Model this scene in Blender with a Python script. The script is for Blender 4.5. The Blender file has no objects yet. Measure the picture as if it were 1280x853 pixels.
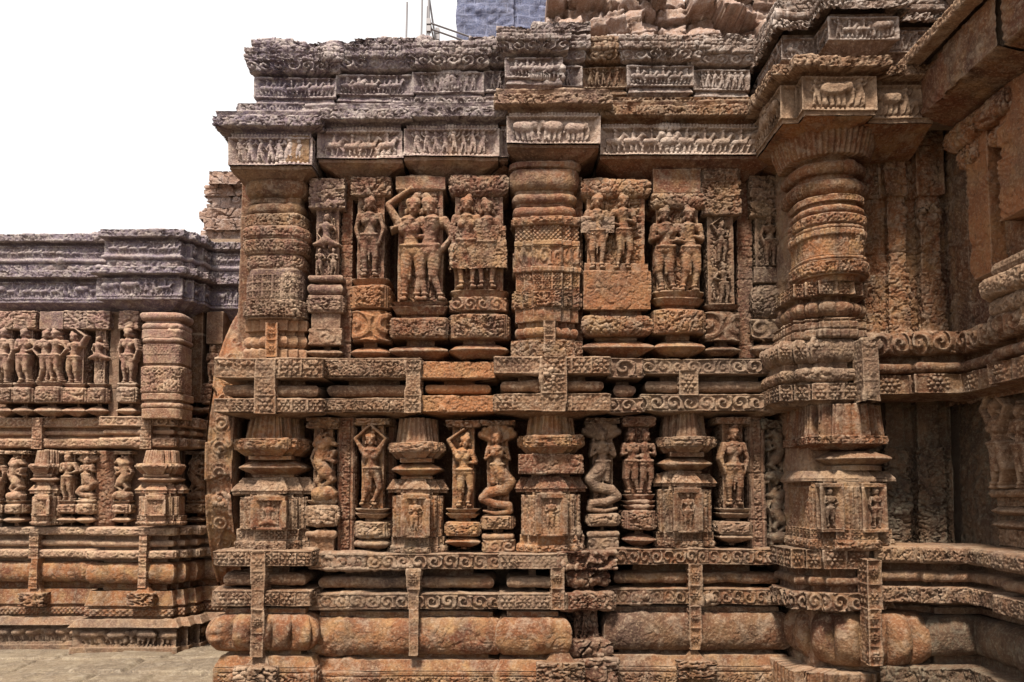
import bpy, math, random
import numpy as np
R = math.radians
C = bpy.context.scene.collection
SC = bpy.context.scene

# ------------------------------------------------------------------ camera
F, H0, PITCH, HORIZON = 995.0, 1.69, R(4.0), 613.0
SHIFT = (HORIZON - 426.5 - F * math.tan(PITCH)) / 1280.0
cam = bpy.data.objects.new('camera', bpy.data.cameras.new('camera')); C.objects.link(cam)
cam.data.sensor_width = 36; cam.data.lens = F / 1280 * 36
cam.data.shift_y = SHIFT; cam.data.clip_end = 3000
cam.location = (0, 0, H0); cam.rotation_euler = (R(90) + PITCH, 0, 0)
SC.camera = cam

# ------------------------------------------------------------------ light
SUN_EL, SUN_AZ = R(62), R(-20)          # azimuth measured from behind the camera towards the right
w = bpy.data.worlds.new('World'); SC.world = w; w.use_nodes = True
nt = w.node_tree; nt.nodes.clear()
sky = nt.nodes.new('ShaderNodeTexSky'); sky.sky_type = 'NISHITA'; sky.sun_disc = False
sky.sun_elevation = SUN_EL; sky.sun_rotation = math.pi - SUN_AZ
sky.air_density = 1.0; sky.dust_density = 3.0
mixc = nt.nodes.new('ShaderNodeMix'); mixc.data_type = 'RGBA'
mixc.inputs[0].default_value = 0.8; mixc.inputs[7].default_value = (9.6, 9.3, 9.0, 1)
bg = nt.nodes.new('ShaderNodeBackground'); bg.inputs[1].default_value = 0.08
wo = nt.nodes.new('ShaderNodeOutputWorld')
nt.links.new(sky.outputs[0], mixc.inputs[6]); nt.links.new(mixc.outputs[2], bg.inputs[0]); nt.links.new(bg.outputs[0], wo.inputs[0])
sd = bpy.data.lights.new('sun', 'SUN'); sd.energy = 5.0; sd.angle = R(9); sd.color = (1, .9, .76)
sun = bpy.data.objects.new('sun', sd); C.objects.link(sun)
sun.rotation_euler = (math.pi / 2 - SUN_EL, 0, SUN_AZ)
SC.view_settings.view_transform = 'Standard'; SC.view_settings.look = 'None'
SC.view_settings.gamma = 1; SC.view_settings.use_curve_mapping = False
SC.view_settings.exposure = 0.97
SC.cycles.max_bounces = 5; SC.cycles.diffuse_bounces = 3; SC.cycles.use_denoising = True

# ------------------------------------------------------------------ pixel -> world at a real depth
cp, sp = math.cos(PITCH), math.sin(PITCH)
def W(px, py, Y):
    xc = (px - 640) / F; yc = (426.5 - py) / F + SHIFT * 1280 / F
    t = Y / (cp - yc * sp)
    return t * xc, H0 + t * (sp + yc * cp)
def Zp(py, Y): return W(640, py, Y)[1]
def Xp(px, Y, py=480): return W(px, py, Y)[0]

# ------------------------------------------------------------------ noise
_r = np.random.RandomState(7)
PERM = np.concatenate([_r.permutation(256)] * 3).astype(np.int32)
VAL = _r.rand(256).astype(np.float32) * 2 - 1
def noise3(x, y, z):
    xi = np.floor(x).astype(np.int32); yi = np.floor(y).astype(np.int32); zi = np.floor(z).astype(np.int32)
    fx = x - xi; fy = y - yi; fz = z - zi
    fx = fx * fx * (3 - 2 * fx); fy = fy * fy * (3 - 2 * fy); fz = fz * fz * (3 - 2 * fz)
    def h(a, b, c): return VAL[PERM[PERM[PERM[a & 255] + (b & 255)] + (c & 255)]]
    def l(a, b, t): return a + (b - a) * t
    return l(l(l(h(xi, yi, zi), h(xi+1, yi, zi), fx), l(h(xi, yi+1, zi), h(xi+1, yi+1, zi), fx), fy),
             l(l(h(xi, yi, zi+1), h(xi+1, yi, zi+1), fx), l(h(xi, yi+1, zi+1), h(xi+1, yi+1, zi+1), fx), fy), fz)
def sst(a, b, x):
    t = np.clip((x - a) / (b - a), 0, 1); return t * t * (3 - 2 * t)

# ------------------------------------------------------------------ objects
def tag(o, label=None, cat=None, group=None, kind=None):
    if label: o['label'] = label
    if cat: o['category'] = cat
    if group: o['group'] = group
    if kind: o['kind'] = kind
    return o
def thing(name, label, cat, loc, group=None):
    o = bpy.data.objects.new(name, None); C.objects.link(o); o.location = loc
    return tag(o, label, cat, group, 'thing')
def mesh_obj(name, V, Fq, mat, parent=None, smooth=True):
    me = bpy.data.meshes.new(name)
    V = np.asarray(V, np.float32).reshape(-1, 3)
    if parent is not None:
        V = V - np.array(parent_loc(parent), np.float32)
    Fq = np.asarray(Fq, np.int32); k = Fq.shape[1]
    me.vertices.add(len(V)); me.vertices.foreach_set('co', V.ravel())
    me.loops.add(Fq.size); me.loops.foreach_set('vertex_index', Fq.ravel())
    me.polygons.add(len(Fq)); me.polygons.foreach_set('loop_start', np.arange(0, Fq.size, k, dtype=np.int32))
    me.polygons.foreach_set('loop_total', np.full(len(Fq), k, np.int32))
    me.polygons.foreach_set('use_smooth', np.full(len(Fq), smooth, bool))
    me.update(calc_edges=True); me.materials.append(mat)
    o = bpy.data.objects.new(name, me); C.objects.link(o)
    if parent is not None: o.parent = parent
    return o
def parent_loc(p):
    x = np.array(p.location)
    while p.parent: p = p.parent; x = x + np.array(p.location)
    return x
def grid_faces(nv, nu):
    i = np.arange(nv * nu).reshape(nv, nu)
    return np.stack([i[:-1, :-1], i[:-1, 1:], i[1:, 1:], i[1:, :-1]], -1).reshape(-1, 4)

WEAR = 1.0
def weather(P, wear=1.0):
    """erode a grid of points along its own normals with 3D noise; knock corners off here and there"""
    du = np.gradient(P, axis=1); dv = np.gradient(P, axis=0)
    n = np.cross(dv, du); ln = np.linalg.norm(n, axis=-1, keepdims=True); n = n / np.maximum(ln, 1e-9)
    x, y, z = P[..., 0], P[..., 1], P[..., 2]
    d = 0.0035 * noise3(x*9, y*9, z*9) + 0.0026 * noise3(x*28, y*28, z*28) + 0.0011 * noise3(x*70, y*70, z*70)
    k = noise3(x*5+9, y*5, z*5+3)
    d = d - 0.016 * sst(.45, .8, k) * (0.6 + 0.4 * noise3(x*40, y*40, z*40))
    sh = np.stack([noise3(x*6+50, y*6, z*6), 0*x, noise3(x*6, y*6+70, z*6)], -1) * .003
    return P + (n * d[..., None] + sh) * wear * WEAR

# ------------------------------------------------------------------ relief rasteriser (capsules -> height field)
def raster(caps, S, V, Hm):
    for (x0, z0, c0, r0, x1, z1, c1, r1) in caps:
        rm = max(r0, r1)
        a = np.searchsorted(S, min(x0, x1) - rm); b = np.searchsorted(S, max(x0, x1) + rm)
        c = np.searchsorted(V, min(z0, z1) - rm); d = np.searchsorted(V, max(z0, z1) + rm)
        if b <= a or d <= c: continue
        X = S[a:b][None, :]; Z = V[c:d][:, None]
        dx, dz = x1 - x0, z1 - z0; L2 = dx*dx + dz*dz + 1e-12
        t = np.clip(((X - x0) * dx + (Z - z0) * dz) / L2, 0, 1)
        dist2 = (X - x0 - t*dx)**2 + (Z - z0 - t*dz)**2
        r = r0 + (r1 - r0) * t; cc = c0 + (c1 - c0) * t
        q = r*r - dist2
        h = np.where(q > 0, cc + np.sqrt(np.maximum(q, 0)), 0)
        Hm[c:d, a:b] = np.maximum(Hm[c:d, a:b], h)
    return Hm

def fig_caps(cx, z0, h, pose='stand', m=1, dep=.05, female=True):
    """human figure in high relief; joints in units of its height, m mirrors it"""
    J = dict(stand=dict(hd=(0,.9), sway=.0, lr=((-.12,.77),(-.17,.6),(-.13,.46)), ll=((.12,.77),(.17,.6),(.13,.45)), leg=((-.05,.46,-.065,.25,-.05,.04),(.06,.46,.075,.25,.06,.04))),
             armsup=dict(hd=(.0,.86), sway=.02, lr=((-.11,.73),(-.2,.88),(-.05,1.02)), ll=((.11,.73),(.2,.88),(.05,1.02)), leg=((-.05,.44,-.04,.24,-.09,.04),(.06,.44,.12,.24,.04,.04))),
             oneup=dict(hd=(.04,.87), sway=.03, lr=((-.10,.75),(-.19,.9),(-.02,1.02)), ll=((.12,.74),(.18,.6),(.04,.6)), leg=((-.04,.45,-.04,.24,-.03,.04),(.07,.45,.1,.24,.08,.04))),
             hold=dict(hd=(-.02,.89), sway=-.02, lr=((-.13,.77),(-.16,.62),(-.02,.66)), ll=((.11,.77),(.2,.63),(.05,.58)), leg=((-.06,.46,-.09,.25,-.06,.04),(.05,.46,.04,.25,.07,.04))),
             reach=dict(hd=(.03,.89), sway=.03, lr=((-.12,.77),(-.2,.62),(-.1,.5)), ll=((.10,.77),(.2,.74),(.33,.7)), leg=((-.05,.46,-.03,.25,-.08,.04),(.07,.46,.09,.25,.06,.04))),
             pray=dict(hd=(0,.88), sway=0, lr=((-.13,.75),(-.17,.6),(-.01,.7)), ll=((.13,.75),(.17,.6),(.01,.7)), leg=((-.05,.46,-.06,.25,-.05,.04),(.05,.46,.06,.25,.05,.04))),
             sit=dict(hd=(0,.84), sway=0, lr=((-.15,.64),(-.24,.42),(-.12,.26)), ll=((.15,.64),(.26,.5),(.2,.78)), leg=((-.08,.2,-.34,.12,-.05,.07),(.08,.2,.34,.12,.07,.05)))
             )[pose]
    o = []
    D = dep
    def c(x0, z0_, r0, x1, z1, r1, b=0., b1=None):
        o.append((cx + m*x0*h, z0 + z0_*h, D + b*h, r0*h*1.04, cx + m*x1*h, z0 + z1*h, D + (b if b1 is None else b1)*h, r1*h*1.04))
    s = J['sway']; hx, hz = J['hd']; sz = J['lr'][0][1]; hipz = J['leg'][0][1]
    big = 1.5 if pose == 'sit' else 1.0
    # trunk
    c(-.085*big, sz-.02, .052*big, .085*big, sz-.02, .052*big, .0)
    c(0, sz-.03, .085*big, s*.5, (sz+hipz)/2+.02, .062*big, .005)
    c(s*.5, (sz+hipz)/2+.02, .062*big, s, hipz+.04, .075*big, .0)
    c(s-.05, hipz+.02, .07*big, s+.05, hipz+.02, .07*big, .01)
    if female:
        for q in (-1, 1): c(q*.052+s*.2, sz-.075, .048, q*.052+s*.2, sz-.085, .048, .045)
    # belt and necklace, armlets
    c(s-.1*big, hipz+.055, .017, s+.1*big, hipz+.055, .017, .075)
    c(-.05, sz+.0, .012, .05, sz+.0, .012, .08)
    # neck + head
    c(hx*.4, sz+.02, .033, hx, hz-.04, .033, .01)
    hr = .062 * (1.25 if pose == 'sit' else 1)
    c(hx, hz-.012, hr*.86, hx, hz+.028, hr, .022)
    c(hx, hz+.0, .012, hx, hz-.02, .016, .082)                      # nose
    c(hx-.022, hz-.042, .009, hx+.022, hz-.042, .009, .072)         # mouth
    c(hx, hz-.062, .018, hx, hz-.06, .02, .05)                      # chin
    for q in (-1, 1):
        c(hx+q*.025, hz+.018, .013, hx+q*.03, hz+.018, .011, .071)  # eyes
        c(hx+q*hr, hz-.02, .019, hx+q*hr, hz-.045, .017, .01)       # ear with ring
    c(hx-.03, hz+.05, .042, hx+.03, hz+.05, .042, .018)              # hair
    c(hx+.01, hz+.07, .045, hx+.03, hz+.105, .035, .0)                # bun
    c(hx-.04, hz+.04, .008, hx+.04, hz+.04, .008, .078)             # tiara
    # arms
    for (a, b, e) in (J['lr'], J['ll']):
        c(a[0], a[1], .038, b[0], b[1], .028, .01, .02)
        c(b[0], b[1], .027, e[0], e[1], .018, .02, .045)
        ex, ez = e; dx, dz = e[0]-b[0], e[1]-b[1]; L = math.hypot(dx, dz)+1e-6; dx /= L; dz /= L
        c(ex, ez, .02, ex+dx*.03, ez+dz*.03, .016, .045)
        for k in (-1, -.35, .35, 1):                               # fingers
            c(ex+dx*.03-dz*k*.012, ez+dz*.03+dx*k*.012, .0062, ex+dx*.062-dz*k*.016, ez+dz*.062+dx*k*.016, .005, .05)
        c(ex-dz*.015, ez+dx*.015, .008, ex+dx*.02-dz*.034, ez+dz*.02+dx*.034, .006, .05)
        mx, mz = a[0]*.55+b[0]*.45, a[1]*.55+b[1]*.45
        c(mx-.02, mz, .014, mx+.02, mz, .014, .035)
    # legs
    for (x0, a, x1, b, x2, e) in J['leg']:
        c(x0+s, a, .064*big, x1+s*.5, b, .043, .01, .02)
        c(x1+s*.5, b, .041, x2, e+.02, .024, .015, .0)
        c(x2, e-.01, .024, x2+(.035 if x2 > 0 else -.035), e-.015, .02, .02)
        c(x2-.022, e+.03, .013, x2+.022, e+.03, .013, .03)         # anklet
    # hanging sash between the legs
    if pose not in ('sit',): c(s, hipz, .02, s*.5, .2, .014, .03)
    return o

def serpent_caps(cx, z0, h, dep=.05, m=1):
    """naga: praying woman above, coiled snake body below, hood of cobra heads behind"""
    o = fig_caps(cx, z0 + .18*h, h*.8, 'pray', m, dep)
    o = [q for q in o if not (q[1] < z0 + .5*h and q[5] < z0 + .5*h)]
    P = [(0,.55,.1),(.06,.46,.11),(.14,.38,.09),(.08,.3,.085),(-.1,.26,.08),(-.17,.19,.07),(-.04,.13,.065),(.13,.11,.06),(.15,.04,.045),(-.02,.02,.035),(-.16,.05,.02)]
    for a, b in zip(P[:-1], P[1:]):
        o.append((cx+m*a[0]*h, z0+a[1]*h, dep, a[2]*h*.8, cx+m*b[0]*h, z0+b[1]*h, dep, b[2]*h*.8))
    for k in range(-3, 4):
        a = k * .42
        o.append((cx, z0+.86*h, dep*.4, .05*h, cx+math.sin(a)*.2*h, z0+(.9+math.cos(a)*.14)*h, dep*.5, .045*h))
    return o
def beast_caps(cx, z0, h, dep=.05, m=1):
    """rearing lion-like beast on a crouching elephant"""
    o = []
    def c(x0, y0, r0, x1, y1, r1, b=0): o.append((cx+m*x0*h, z0+y0*h, dep+b*h, r0*h, cx+m*x1*h, z0+y1*h, dep+b*h, r1*h))
    c(.0,.75,.1,-.05,.55,.085); c(-.05,.55,.085,.04,.4,.1); c(.0,.78,.09,.07,.84,.075,.03); c(.07,.84,.06,.16,.8,.03,.04)
    c(-.05,.9,.05,-.1,.8,.06); c(.02,.93,.03,.04,.96,.02)
    c(.06,.66,.04,.16,.7,.03,.03); c(.16,.7,.03,.12,.6,.025,.04); c(.02,.62,.04,.15,.56,.028,.03)
    c(.04,.4,.08,.12,.3,.045,.02); c(.12,.3,.045,.02,.22,.03,.02); c(.0,.38,.06,-.08,.27,.04); c(-.08,.27,.04,-.03,.2,.03)
    c(-.1,.45,.025,-.17,.6,.02); c(-.17,.6,.02,-.12,.72,.025)
    c(-.08,.1,.09,.06,.11,.1); c(.1,.13,.075,.14,.1,.06,.03); c(.15,.08,.03,.17,.01,.02,.03); c(-.12,.06,.04,-.12,0,.04); c(.02,.05,.04,.03,0,.04)
    c(.08,.18,.03,.05,.14,.05,.05)
    return o
def elephant_caps(x, z, s, m=1, dep=.004):
    o = []
    def c(x0, y0, r0, x1, y1, r1, b=0): o.append((x+m*x0*s, z+y0*s, dep, r0*s, x+m*x1*s, z+y1*s, dep, r1*s))
    c(-.22,.55,.24,.12,.56,.22); c(.34,.66,.17,.36,.62,.15); c(.46,.55,.09,.52,.28,.055); c(.52,.28,.05,.46,.08,.035)
    c(.26,.66,.1,.24,.52,.07)
    for lx in (-.34,-.14,.06,.22): c(lx,.36,.09,lx+.02,.05,.065)
    c(-.45,.6,.03,-.5,.3,.02); c(.44,.5,.03,.6,.42,.015)
    return o
def rider_caps(x, z, s, m=1, dep=.004, man=True):
    o = []
    def c(x0, y0, r0, x1, y1, r1): o.append((x+m*x0*s, z+y0*s, dep, r0*s, x+m*x1*s, z+y1*s, dep, r1*s))
    c(-.24,.42,.14,.16,.44,.13); c(.2,.5,.1,.34,.72,.07); c(.34,.74,.075,.48,.64,.045); c(.3,.8,.03,.24,.6,.04)
    for (a, b) in ((-.28,-.36),(-.18,-.1),(.14,.1),(.22,.34)): c(a,.34,.065,b,.2,.04); c(b,.2,.04,b-.03,.03,.03)
    c(-.36,.46,.035,-.46,.2,.03)
    if man: c(-.02,.58,.08,-.02,.74,.075); c(-.02,.9,.07,-.01,.88,.07); c(0,.72,.035,.2,.66,.025); c(.0,.52,.045,.05,.28,.03)
    return o
def person_caps(x, z, s, m=1, dep=.003):
    o = []
    def c(x0, y0, r0, x1, y1, r1): o.append((x+m*x0*s, z+y0*s, dep, r0*s, x+m*x1*s, z+y1*s, dep, r1*s))
    c(0,.9,.085,0,.88,.085); c(-.04,.72,.09,.02,.5,.08); c(-.03,.42,.07,-.1,.05,.04); c(.05,.42,.07,.1,.05,.04)
    c(-.1,.72,.04,-.2,.55,.03); c(-.2,.55,.03,-.08,.5,.03); c(.1,.72,.04,.22,.82,.03); c(.22,.82,.03,.2,.96,.03)
    return o

# ------------------------------------------------------------------ ornament details (metres of relief)
# g: dict with S (1D running length), V (1D height in band), H band height, Sl, Ls (per column local position / segment length), sd seed
def edge(g, m=.012):
    e = np.minimum(np.minimum(g['Sl'], g['Ls'] - g['Sl'])[None, :], np.minimum(g['V'], g['H'] - g['V'])[:, None]); return e
def framed(inner, m=.014, rim=.6):
    def f(g):
        e = edge(g); h = inner(g); a = h.max() if h.size else 0
        return np.where(e < m, a * rim * sst(0, .004, e), h * sst(m, m + .004, e))
    return f
def carve(amp=.014, sc=.035, seed=0):
    def f(g):
        S, V = g['S'][None, :], g['V'][:, None]; k = 1.2 / sc; q = g['sd'] * 3.7 + seed
        wx = noise3(S*k*.6+q, V*k*.6, 0*S*V+q) * .7; wy = noise3(S*k*.6+q+40, V*k*.6, 0*S*V+q) * .7
        n = noise3(S*k+wx+q, V*k+wy, 0*S*V + q*1.3)
        n2 = noise3(S*k*2.1+q, V*k*2.1, 0*S*V + q)
        return amp * 1.7 * (sst(.05, .14, np.abs(n)) * .75 + sst(.02, .2, np.abs(n2)) * .4)
    return f
def scroll(amp=.012, per=None):
    amp = amp*1.5
    def f(g):
        H = g['H']; p = per or H * .95
        S, V = g['S'][None, :], g['V'][:, None] - H/2
        i = np.floor(S / p); x = S - (i + .5) * p; sgn = np.where(i % 2 < 1, 1, -1)
        y = V * sgn * p / H * 1.02
        r = np.sqrt(x*x + y*y) / p; th = np.arctan2(y, x)
        sp_ = np.sin(th + r * 17) ; h = sst(-.15, .45, sp_) * (r < .52)
        h = np.maximum(h, (r > .52) * sst(-.1, .5, np.sin(S*60/ (p*12) + V*80)))
        return amp * 1.3 * h * (.35 + .65*sst(-.35, .0, noise3(S*4+g['sd'], V*4, 0*S*V)))
    return f
def beadrows(inner, amp=.008, p=.018, hgt=.012):
    def f(g):
        S, V, H = g['S'][None, :], g['V'][:, None], g['H']
        b = amp * sst(-.2, .4, np.sin(2*math.pi*S/p))
        m = (V < hgt) | (V > H - hgt)
        return np.where(m, b, inner(g) * ((V > hgt*1.3) & (V < H - hgt*1.3)))
    return f
def rim(inner, m=.016, hgt=.032):
    def f(g):
        s_ = np.minimum(g['Sl'], g['Ls']-g['Sl'])[None, :]*np.ones((len(g['V']), 1)); wide = (g['Ls'] > .12)[None, :]
        return np.where((s_ < m) & wide, hgt, inner(g))
    return f
def flute(p=.03, amp=.014, taper=0):
    def f(g): return amp * np.sqrt(np.abs(np.sin(math.pi * g['Sl'][None, :] / p))) * np.ones_like(g['V'])[:, None]
    return f
def rosette(amp=.014, per=None):
    def f(g):
        H = g['H']; Ls = np.maximum(g['Ls'], .02); p0 = np.minimum(per or H*1.05, np.maximum(Ls, .05)); n_ = np.maximum(np.round(Ls/p0), 1); p = (Ls/n_)[None, :]
        ny = max(int(round(H/float(np.median(p0)))), 1); hy = H/ny; V = g['V'][:, None]; cy = np.floor(V/hy*.9999)
        c = np.floor(g['Sl'][None, :]/p*.9999); x = g['Sl'][None, :] - (c+.5)*p; y = V - (cy+.5)*hy; q = np.minimum(p, hy)
        r_ = np.hypot(x, y)/q; th = np.arctan2(y, x); k_ = 6 + ((c + cy) % 2)*2
        h = np.where(r_ < .1, 1., np.where(r_ < .16, .0, np.where(r_ < .4, .35+.65*sst(-.3, .3, np.cos(k_*th)), np.where(r_ < .44, .0, .55*sst(0., .5, np.sin(14*th)*(r_ < .6))))))
        h = np.where((p/2-np.abs(x) < .006) | (hy/2-np.abs(y) < .005), .9, h)
        return amp*h*(.3+.7*sst(-.4, -.1, noise3(g['S'][None, :]*5+g['sd'], V*5, 0*x)))
    return f
def hatch(amp=.003, p=.03):
    def f(g):
        S, V = g['S'][None, :], g['V'][:, None]; n_ = noise3(S*6+g['sd'], V*6, 0*S*V)
        return amp*np.sin((S*.6+V+.05*n_)*2*math.pi/p)*(.4+n_) - .012*sst(.35, .5, noise3(S*11, V*11, 0*S*V+g['sd']))
    return f
def lattice(amp=.012, p=.03):
    def f(g):
        S, V = g['S'][None, :], g['V'][:, None]
        a = np.abs(np.sin(math.pi*(S+V)/p)); b = np.abs(np.sin(math.pi*(S-V)/p)); return amp * sst(.25, .6, np.minimum(a, b))
    return f
def blocks(amp=.01, p=.05, hgt=None):
    def f(g):
        S, V = g['S'][None, :], g['V'][:, None]; hh = hgt or g['H'] * .5
        a = np.abs(np.sin(math.pi*S/p)); b = np.abs(np.sin(math.pi*V/hh)); return amp * sst(.15, .4, np.minimum(a, b))
    return f
def lobes(amp=.03, p=.16):
    def f(g):
        a = np.abs(np.sin(math.pi * g['Sl'][None, :] / np.maximum(g['Ls'] / np.maximum(np.round(g['Ls']/p), 1), .02)[None, :]))
        v = np.sin(math.pi * np.clip(g['V'] / g['H'], 0, 1))[:, None]
        return amp * (np.sqrt(a) - .6) * v
    return f
def procession(kind='rider', amp=.03):
    def f(g):
        S, V, H = g['S'], g['V'], g['H']; Hm = np.zeros((len(V), len(S))); rg = random.Random(int(g['sd']*7)+3)
        cuts = list(np.where(np.diff(g['Ls']) != 0)[0]) + [len(S)-1]; a = 0
        bb = .13 * H
        for c in cuts:
            s0, s1 = S[a], S[c]; a = c + 1
            if s1 - s0 < .08: continue
            x = s0 + .012 + H*.3
            while x < s1 - .28*H:
                k = kind if kind != 'mixed' else rg.choice(['elephant', 'rider', 'rider', 'person', 'person'])
                hh = H * (.8 + .1 * rg.random()); q = []
                if k == 'elephant': q = elephant_caps(x + hh*.25, bb, hh, rg.choice([1, 1, -1]), amp*.35); x += hh * 1.0
                elif k == 'rider': q = rider_caps(x + hh*.15, bb, hh, 1, amp*.35); x += hh * .72
                else: q = person_caps(x, bb, hh, rg.choice([1, -1]), amp*.35); x += hh * (.34 + .08*rg.random())
                raster(q, S, V, Hm)
        Hm = np.minimum(Hm, amp * 1.3) * (.72 + .28*sst(-.45, -.1, noise3(S[None, :]*3.1+g['sd'], V[:, None]*3, 0*Hm)))
        SS = S[None, :]; bead = amp*.55 * sst(-.2, .3, np.sin(2*math.pi*SS/.026))
        m = (V[:, None] < bb*.8) & (V[:, None] > bb*.2) | (V[:, None] > H - bb*.55)
        e = edge(g)
        h = np.where(m, bead, Hm)
        return np.where(e < .008, amp*.6, h)
    return f
def nothing(g): return np.zeros((len(g['V']), len(g['S'])))
def add(*fs):
    return lambda g: sum(f(g) for f in fs)
def masonry(amp=.006, cw=.3, ch=.15):
    def f(g):
        S, V = g['S'][None, :], g['Z'][:, None]; r = np.floor(V/ch); s = S + (np.sin(r*91.7)*.5)*cw
        a = np.abs(s/cw - np.round(s/cw))*cw; b = np.abs(V/ch - np.round(V/ch))*ch
        return -amp * (1 - sst(.002, .006, np.minimum(a, b)))
    return f

# ------------------------------------------------------------------ sweep of a banded profile along a plan path
SEED = [1]
def sweep(name, path, bands, mat, parent, du=.006, wear=1.0, top=.0, bot=.0, dv=None):
    """path: plan points left to right, seen from outside; bands from bottom to top: (z0, z1, out, shape, detail).
    shape: f flat | t half-round | l lens | c hollow | ('s', out_top) sloped | k (cushion). top/bot: how far the caps run back."""
    SEED[0] += 1; sd = (SEED[0] * 7919) % 97
    P = np.array(path, float); seg = np.diff(P, axis=0); L = np.linalg.norm(seg, axis=1)
    d = seg / L[:, None]; n = np.stack([d[:, 1], -d[:, 0]], 1)
    mit = np.zeros_like(P); mit[0], mit[-1] = n[0], n[-1]
    for i in range(1, len(P)-1):
        b = n[i-1] + n[i]; mit[i] = b / max(1 + n[i-1] @ n[i], .25)
    pts, mts, S, Sl, Ls = [], [], [], [], []; s0 = 0
    gs, gl, a0 = [0.0]*len(L), list(L), 0                      # a curved front counts as one facet
    for i in range(1, len(L)+1):
        if i == len(L) or n[i-1] @ n[i] < .8:
            tot = sum(L[a0:i]); acc = 0
            for q in range(a0, i): gs[q] = acc; gl[q] = tot; acc += L[q]
            a0 = i
    for i in range(len(L)):
        k = max(2, int(math.ceil(L[i]/du)) + 1); t = np.linspace(0, 1, k)
        if i < len(L)-1: t = t[:-1]
        pts.append(P[i] + t[:, None] * seg[i]); mts.append(mit[i] + t[:, None] * (mit[i+1] - mit[i]))
        S.append(s0 + t*L[i]); Sl.append(t*L[i] + gs[i]); Ls.append(np.full(len(t), gl[i])); s0 += L[i]
    pts, mts = np.concatenate(pts), np.concatenate(mts); S, Sl, Ls = map(np.concatenate, (S, Sl, Ls))
    rows_z, rows_o = [], []; dv = dv or du
    if bot: rows_z.append(np.array([bands[0][0]])); rows_o.append(np.full((1, len(S)), bands[0][2] - bot))
    for bi, (z0, z1, out, shape, det) in enumerate(bands):
        Hb = z1 - z0; k = max(3, int(math.ceil(Hb/dv)) + 1); V = np.linspace(0, Hb, k); t = V/Hb
        if shape == 'f': o = np.full(k, out)
        elif shape == 't': o = out - Hb/2*.9 + Hb/2*.9*np.sqrt(np.maximum(1-(2*t-1)**2, 0))
        elif shape == 'k': o = out - Hb*.33*(1 - (np.maximum(1-np.abs(2*t-1)**2.6, 0))**.5)
        elif shape == 'l': o = out - Hb*1.0*np.abs(2*t-1)**1.3
        elif shape == 'c': o = out - Hb*.4*np.sqrt(np.maximum(1-(2*t-1)**2, 0))
        elif shape[0] == 's': o = out + (shape[1]-out)*t
        elif shape[0] == 'e': o = out - shape[1]*(t**1.6)       # eave: falls outward
        g = dict(S=S, V=V, H=Hb, Sl=Sl, Ls=Ls, sd=sd + bi*1.7, Z=z0+V)
        h = (det or nothing)(g)
        rows_z.append(z0 + V); rows_o.append(o[:, None] + h)
    if top: rows_z.append(np.array([bands[-1][1]])); rows_o.append(np.full((1, len(S)), bands[-1][2] - top))
    z = np.concatenate(rows_z); o = np.concatenate(rows_o)
    Pt = np.empty((len(z), len(S), 3)); Pt[..., :2] = pts[None] + o[..., None]*mts[None]; Pt[..., 2] = z[:, None]
    Pt = weather(Pt, wear)
    return mesh_obj(name, Pt, grid_faces(*Pt.shape[:2]), mat, parent)

def rect(x0, x1, yf, depth): return [(x0, yf+depth), (x0, yf), (x1, yf), (x1, yf+depth)]
def stepped(x0, x1, yf, depth, st=.03):
    w_ = x1-x0; a, b = w_*.13, w_*.28
    return [(x0, yf+depth), (x0, yf+2*st), (x0+a, yf+2*st), (x0+a, yf+st), (x0+b, yf+st), (x0+b, yf),
            (x1-b, yf), (x1-b, yf+st), (x1-a, yf+st), (x1-a, yf+2*st), (x1, yf+2*st), (x1, yf+depth)]
def circ(x0, x1, yf, depth, k=8):
    w_ = (x1-x0)/2; cx = (x0+x1)/2; q = [(x0, yf+w_*1.1+.1)]
    for i in range(2*k+1):
        a = math.pi*i/(2*k); q.append((cx - w_*math.cos(a), yf + w_*(1-math.sin(a)**.9)))
    q.append((x1, yf+w_*1.1+.1)); return q
def rounded(x0, x1, yf, depth, k=5):
    w_ = (x1-x0)/2; cx = (x0+x1)/2; q = [(x0, yf+depth)]
    for i in range(2*k+1):
        a = math.pi * i/(2*k); ca, sa = math.cos(a), math.sin(a)
        q.append((cx - w_*math.copysign(abs(ca)**.55, ca), yf + .5*w_ - .5*w_*abs(sa)**.8))
    q.append((x1, yf+depth)); return q

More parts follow.
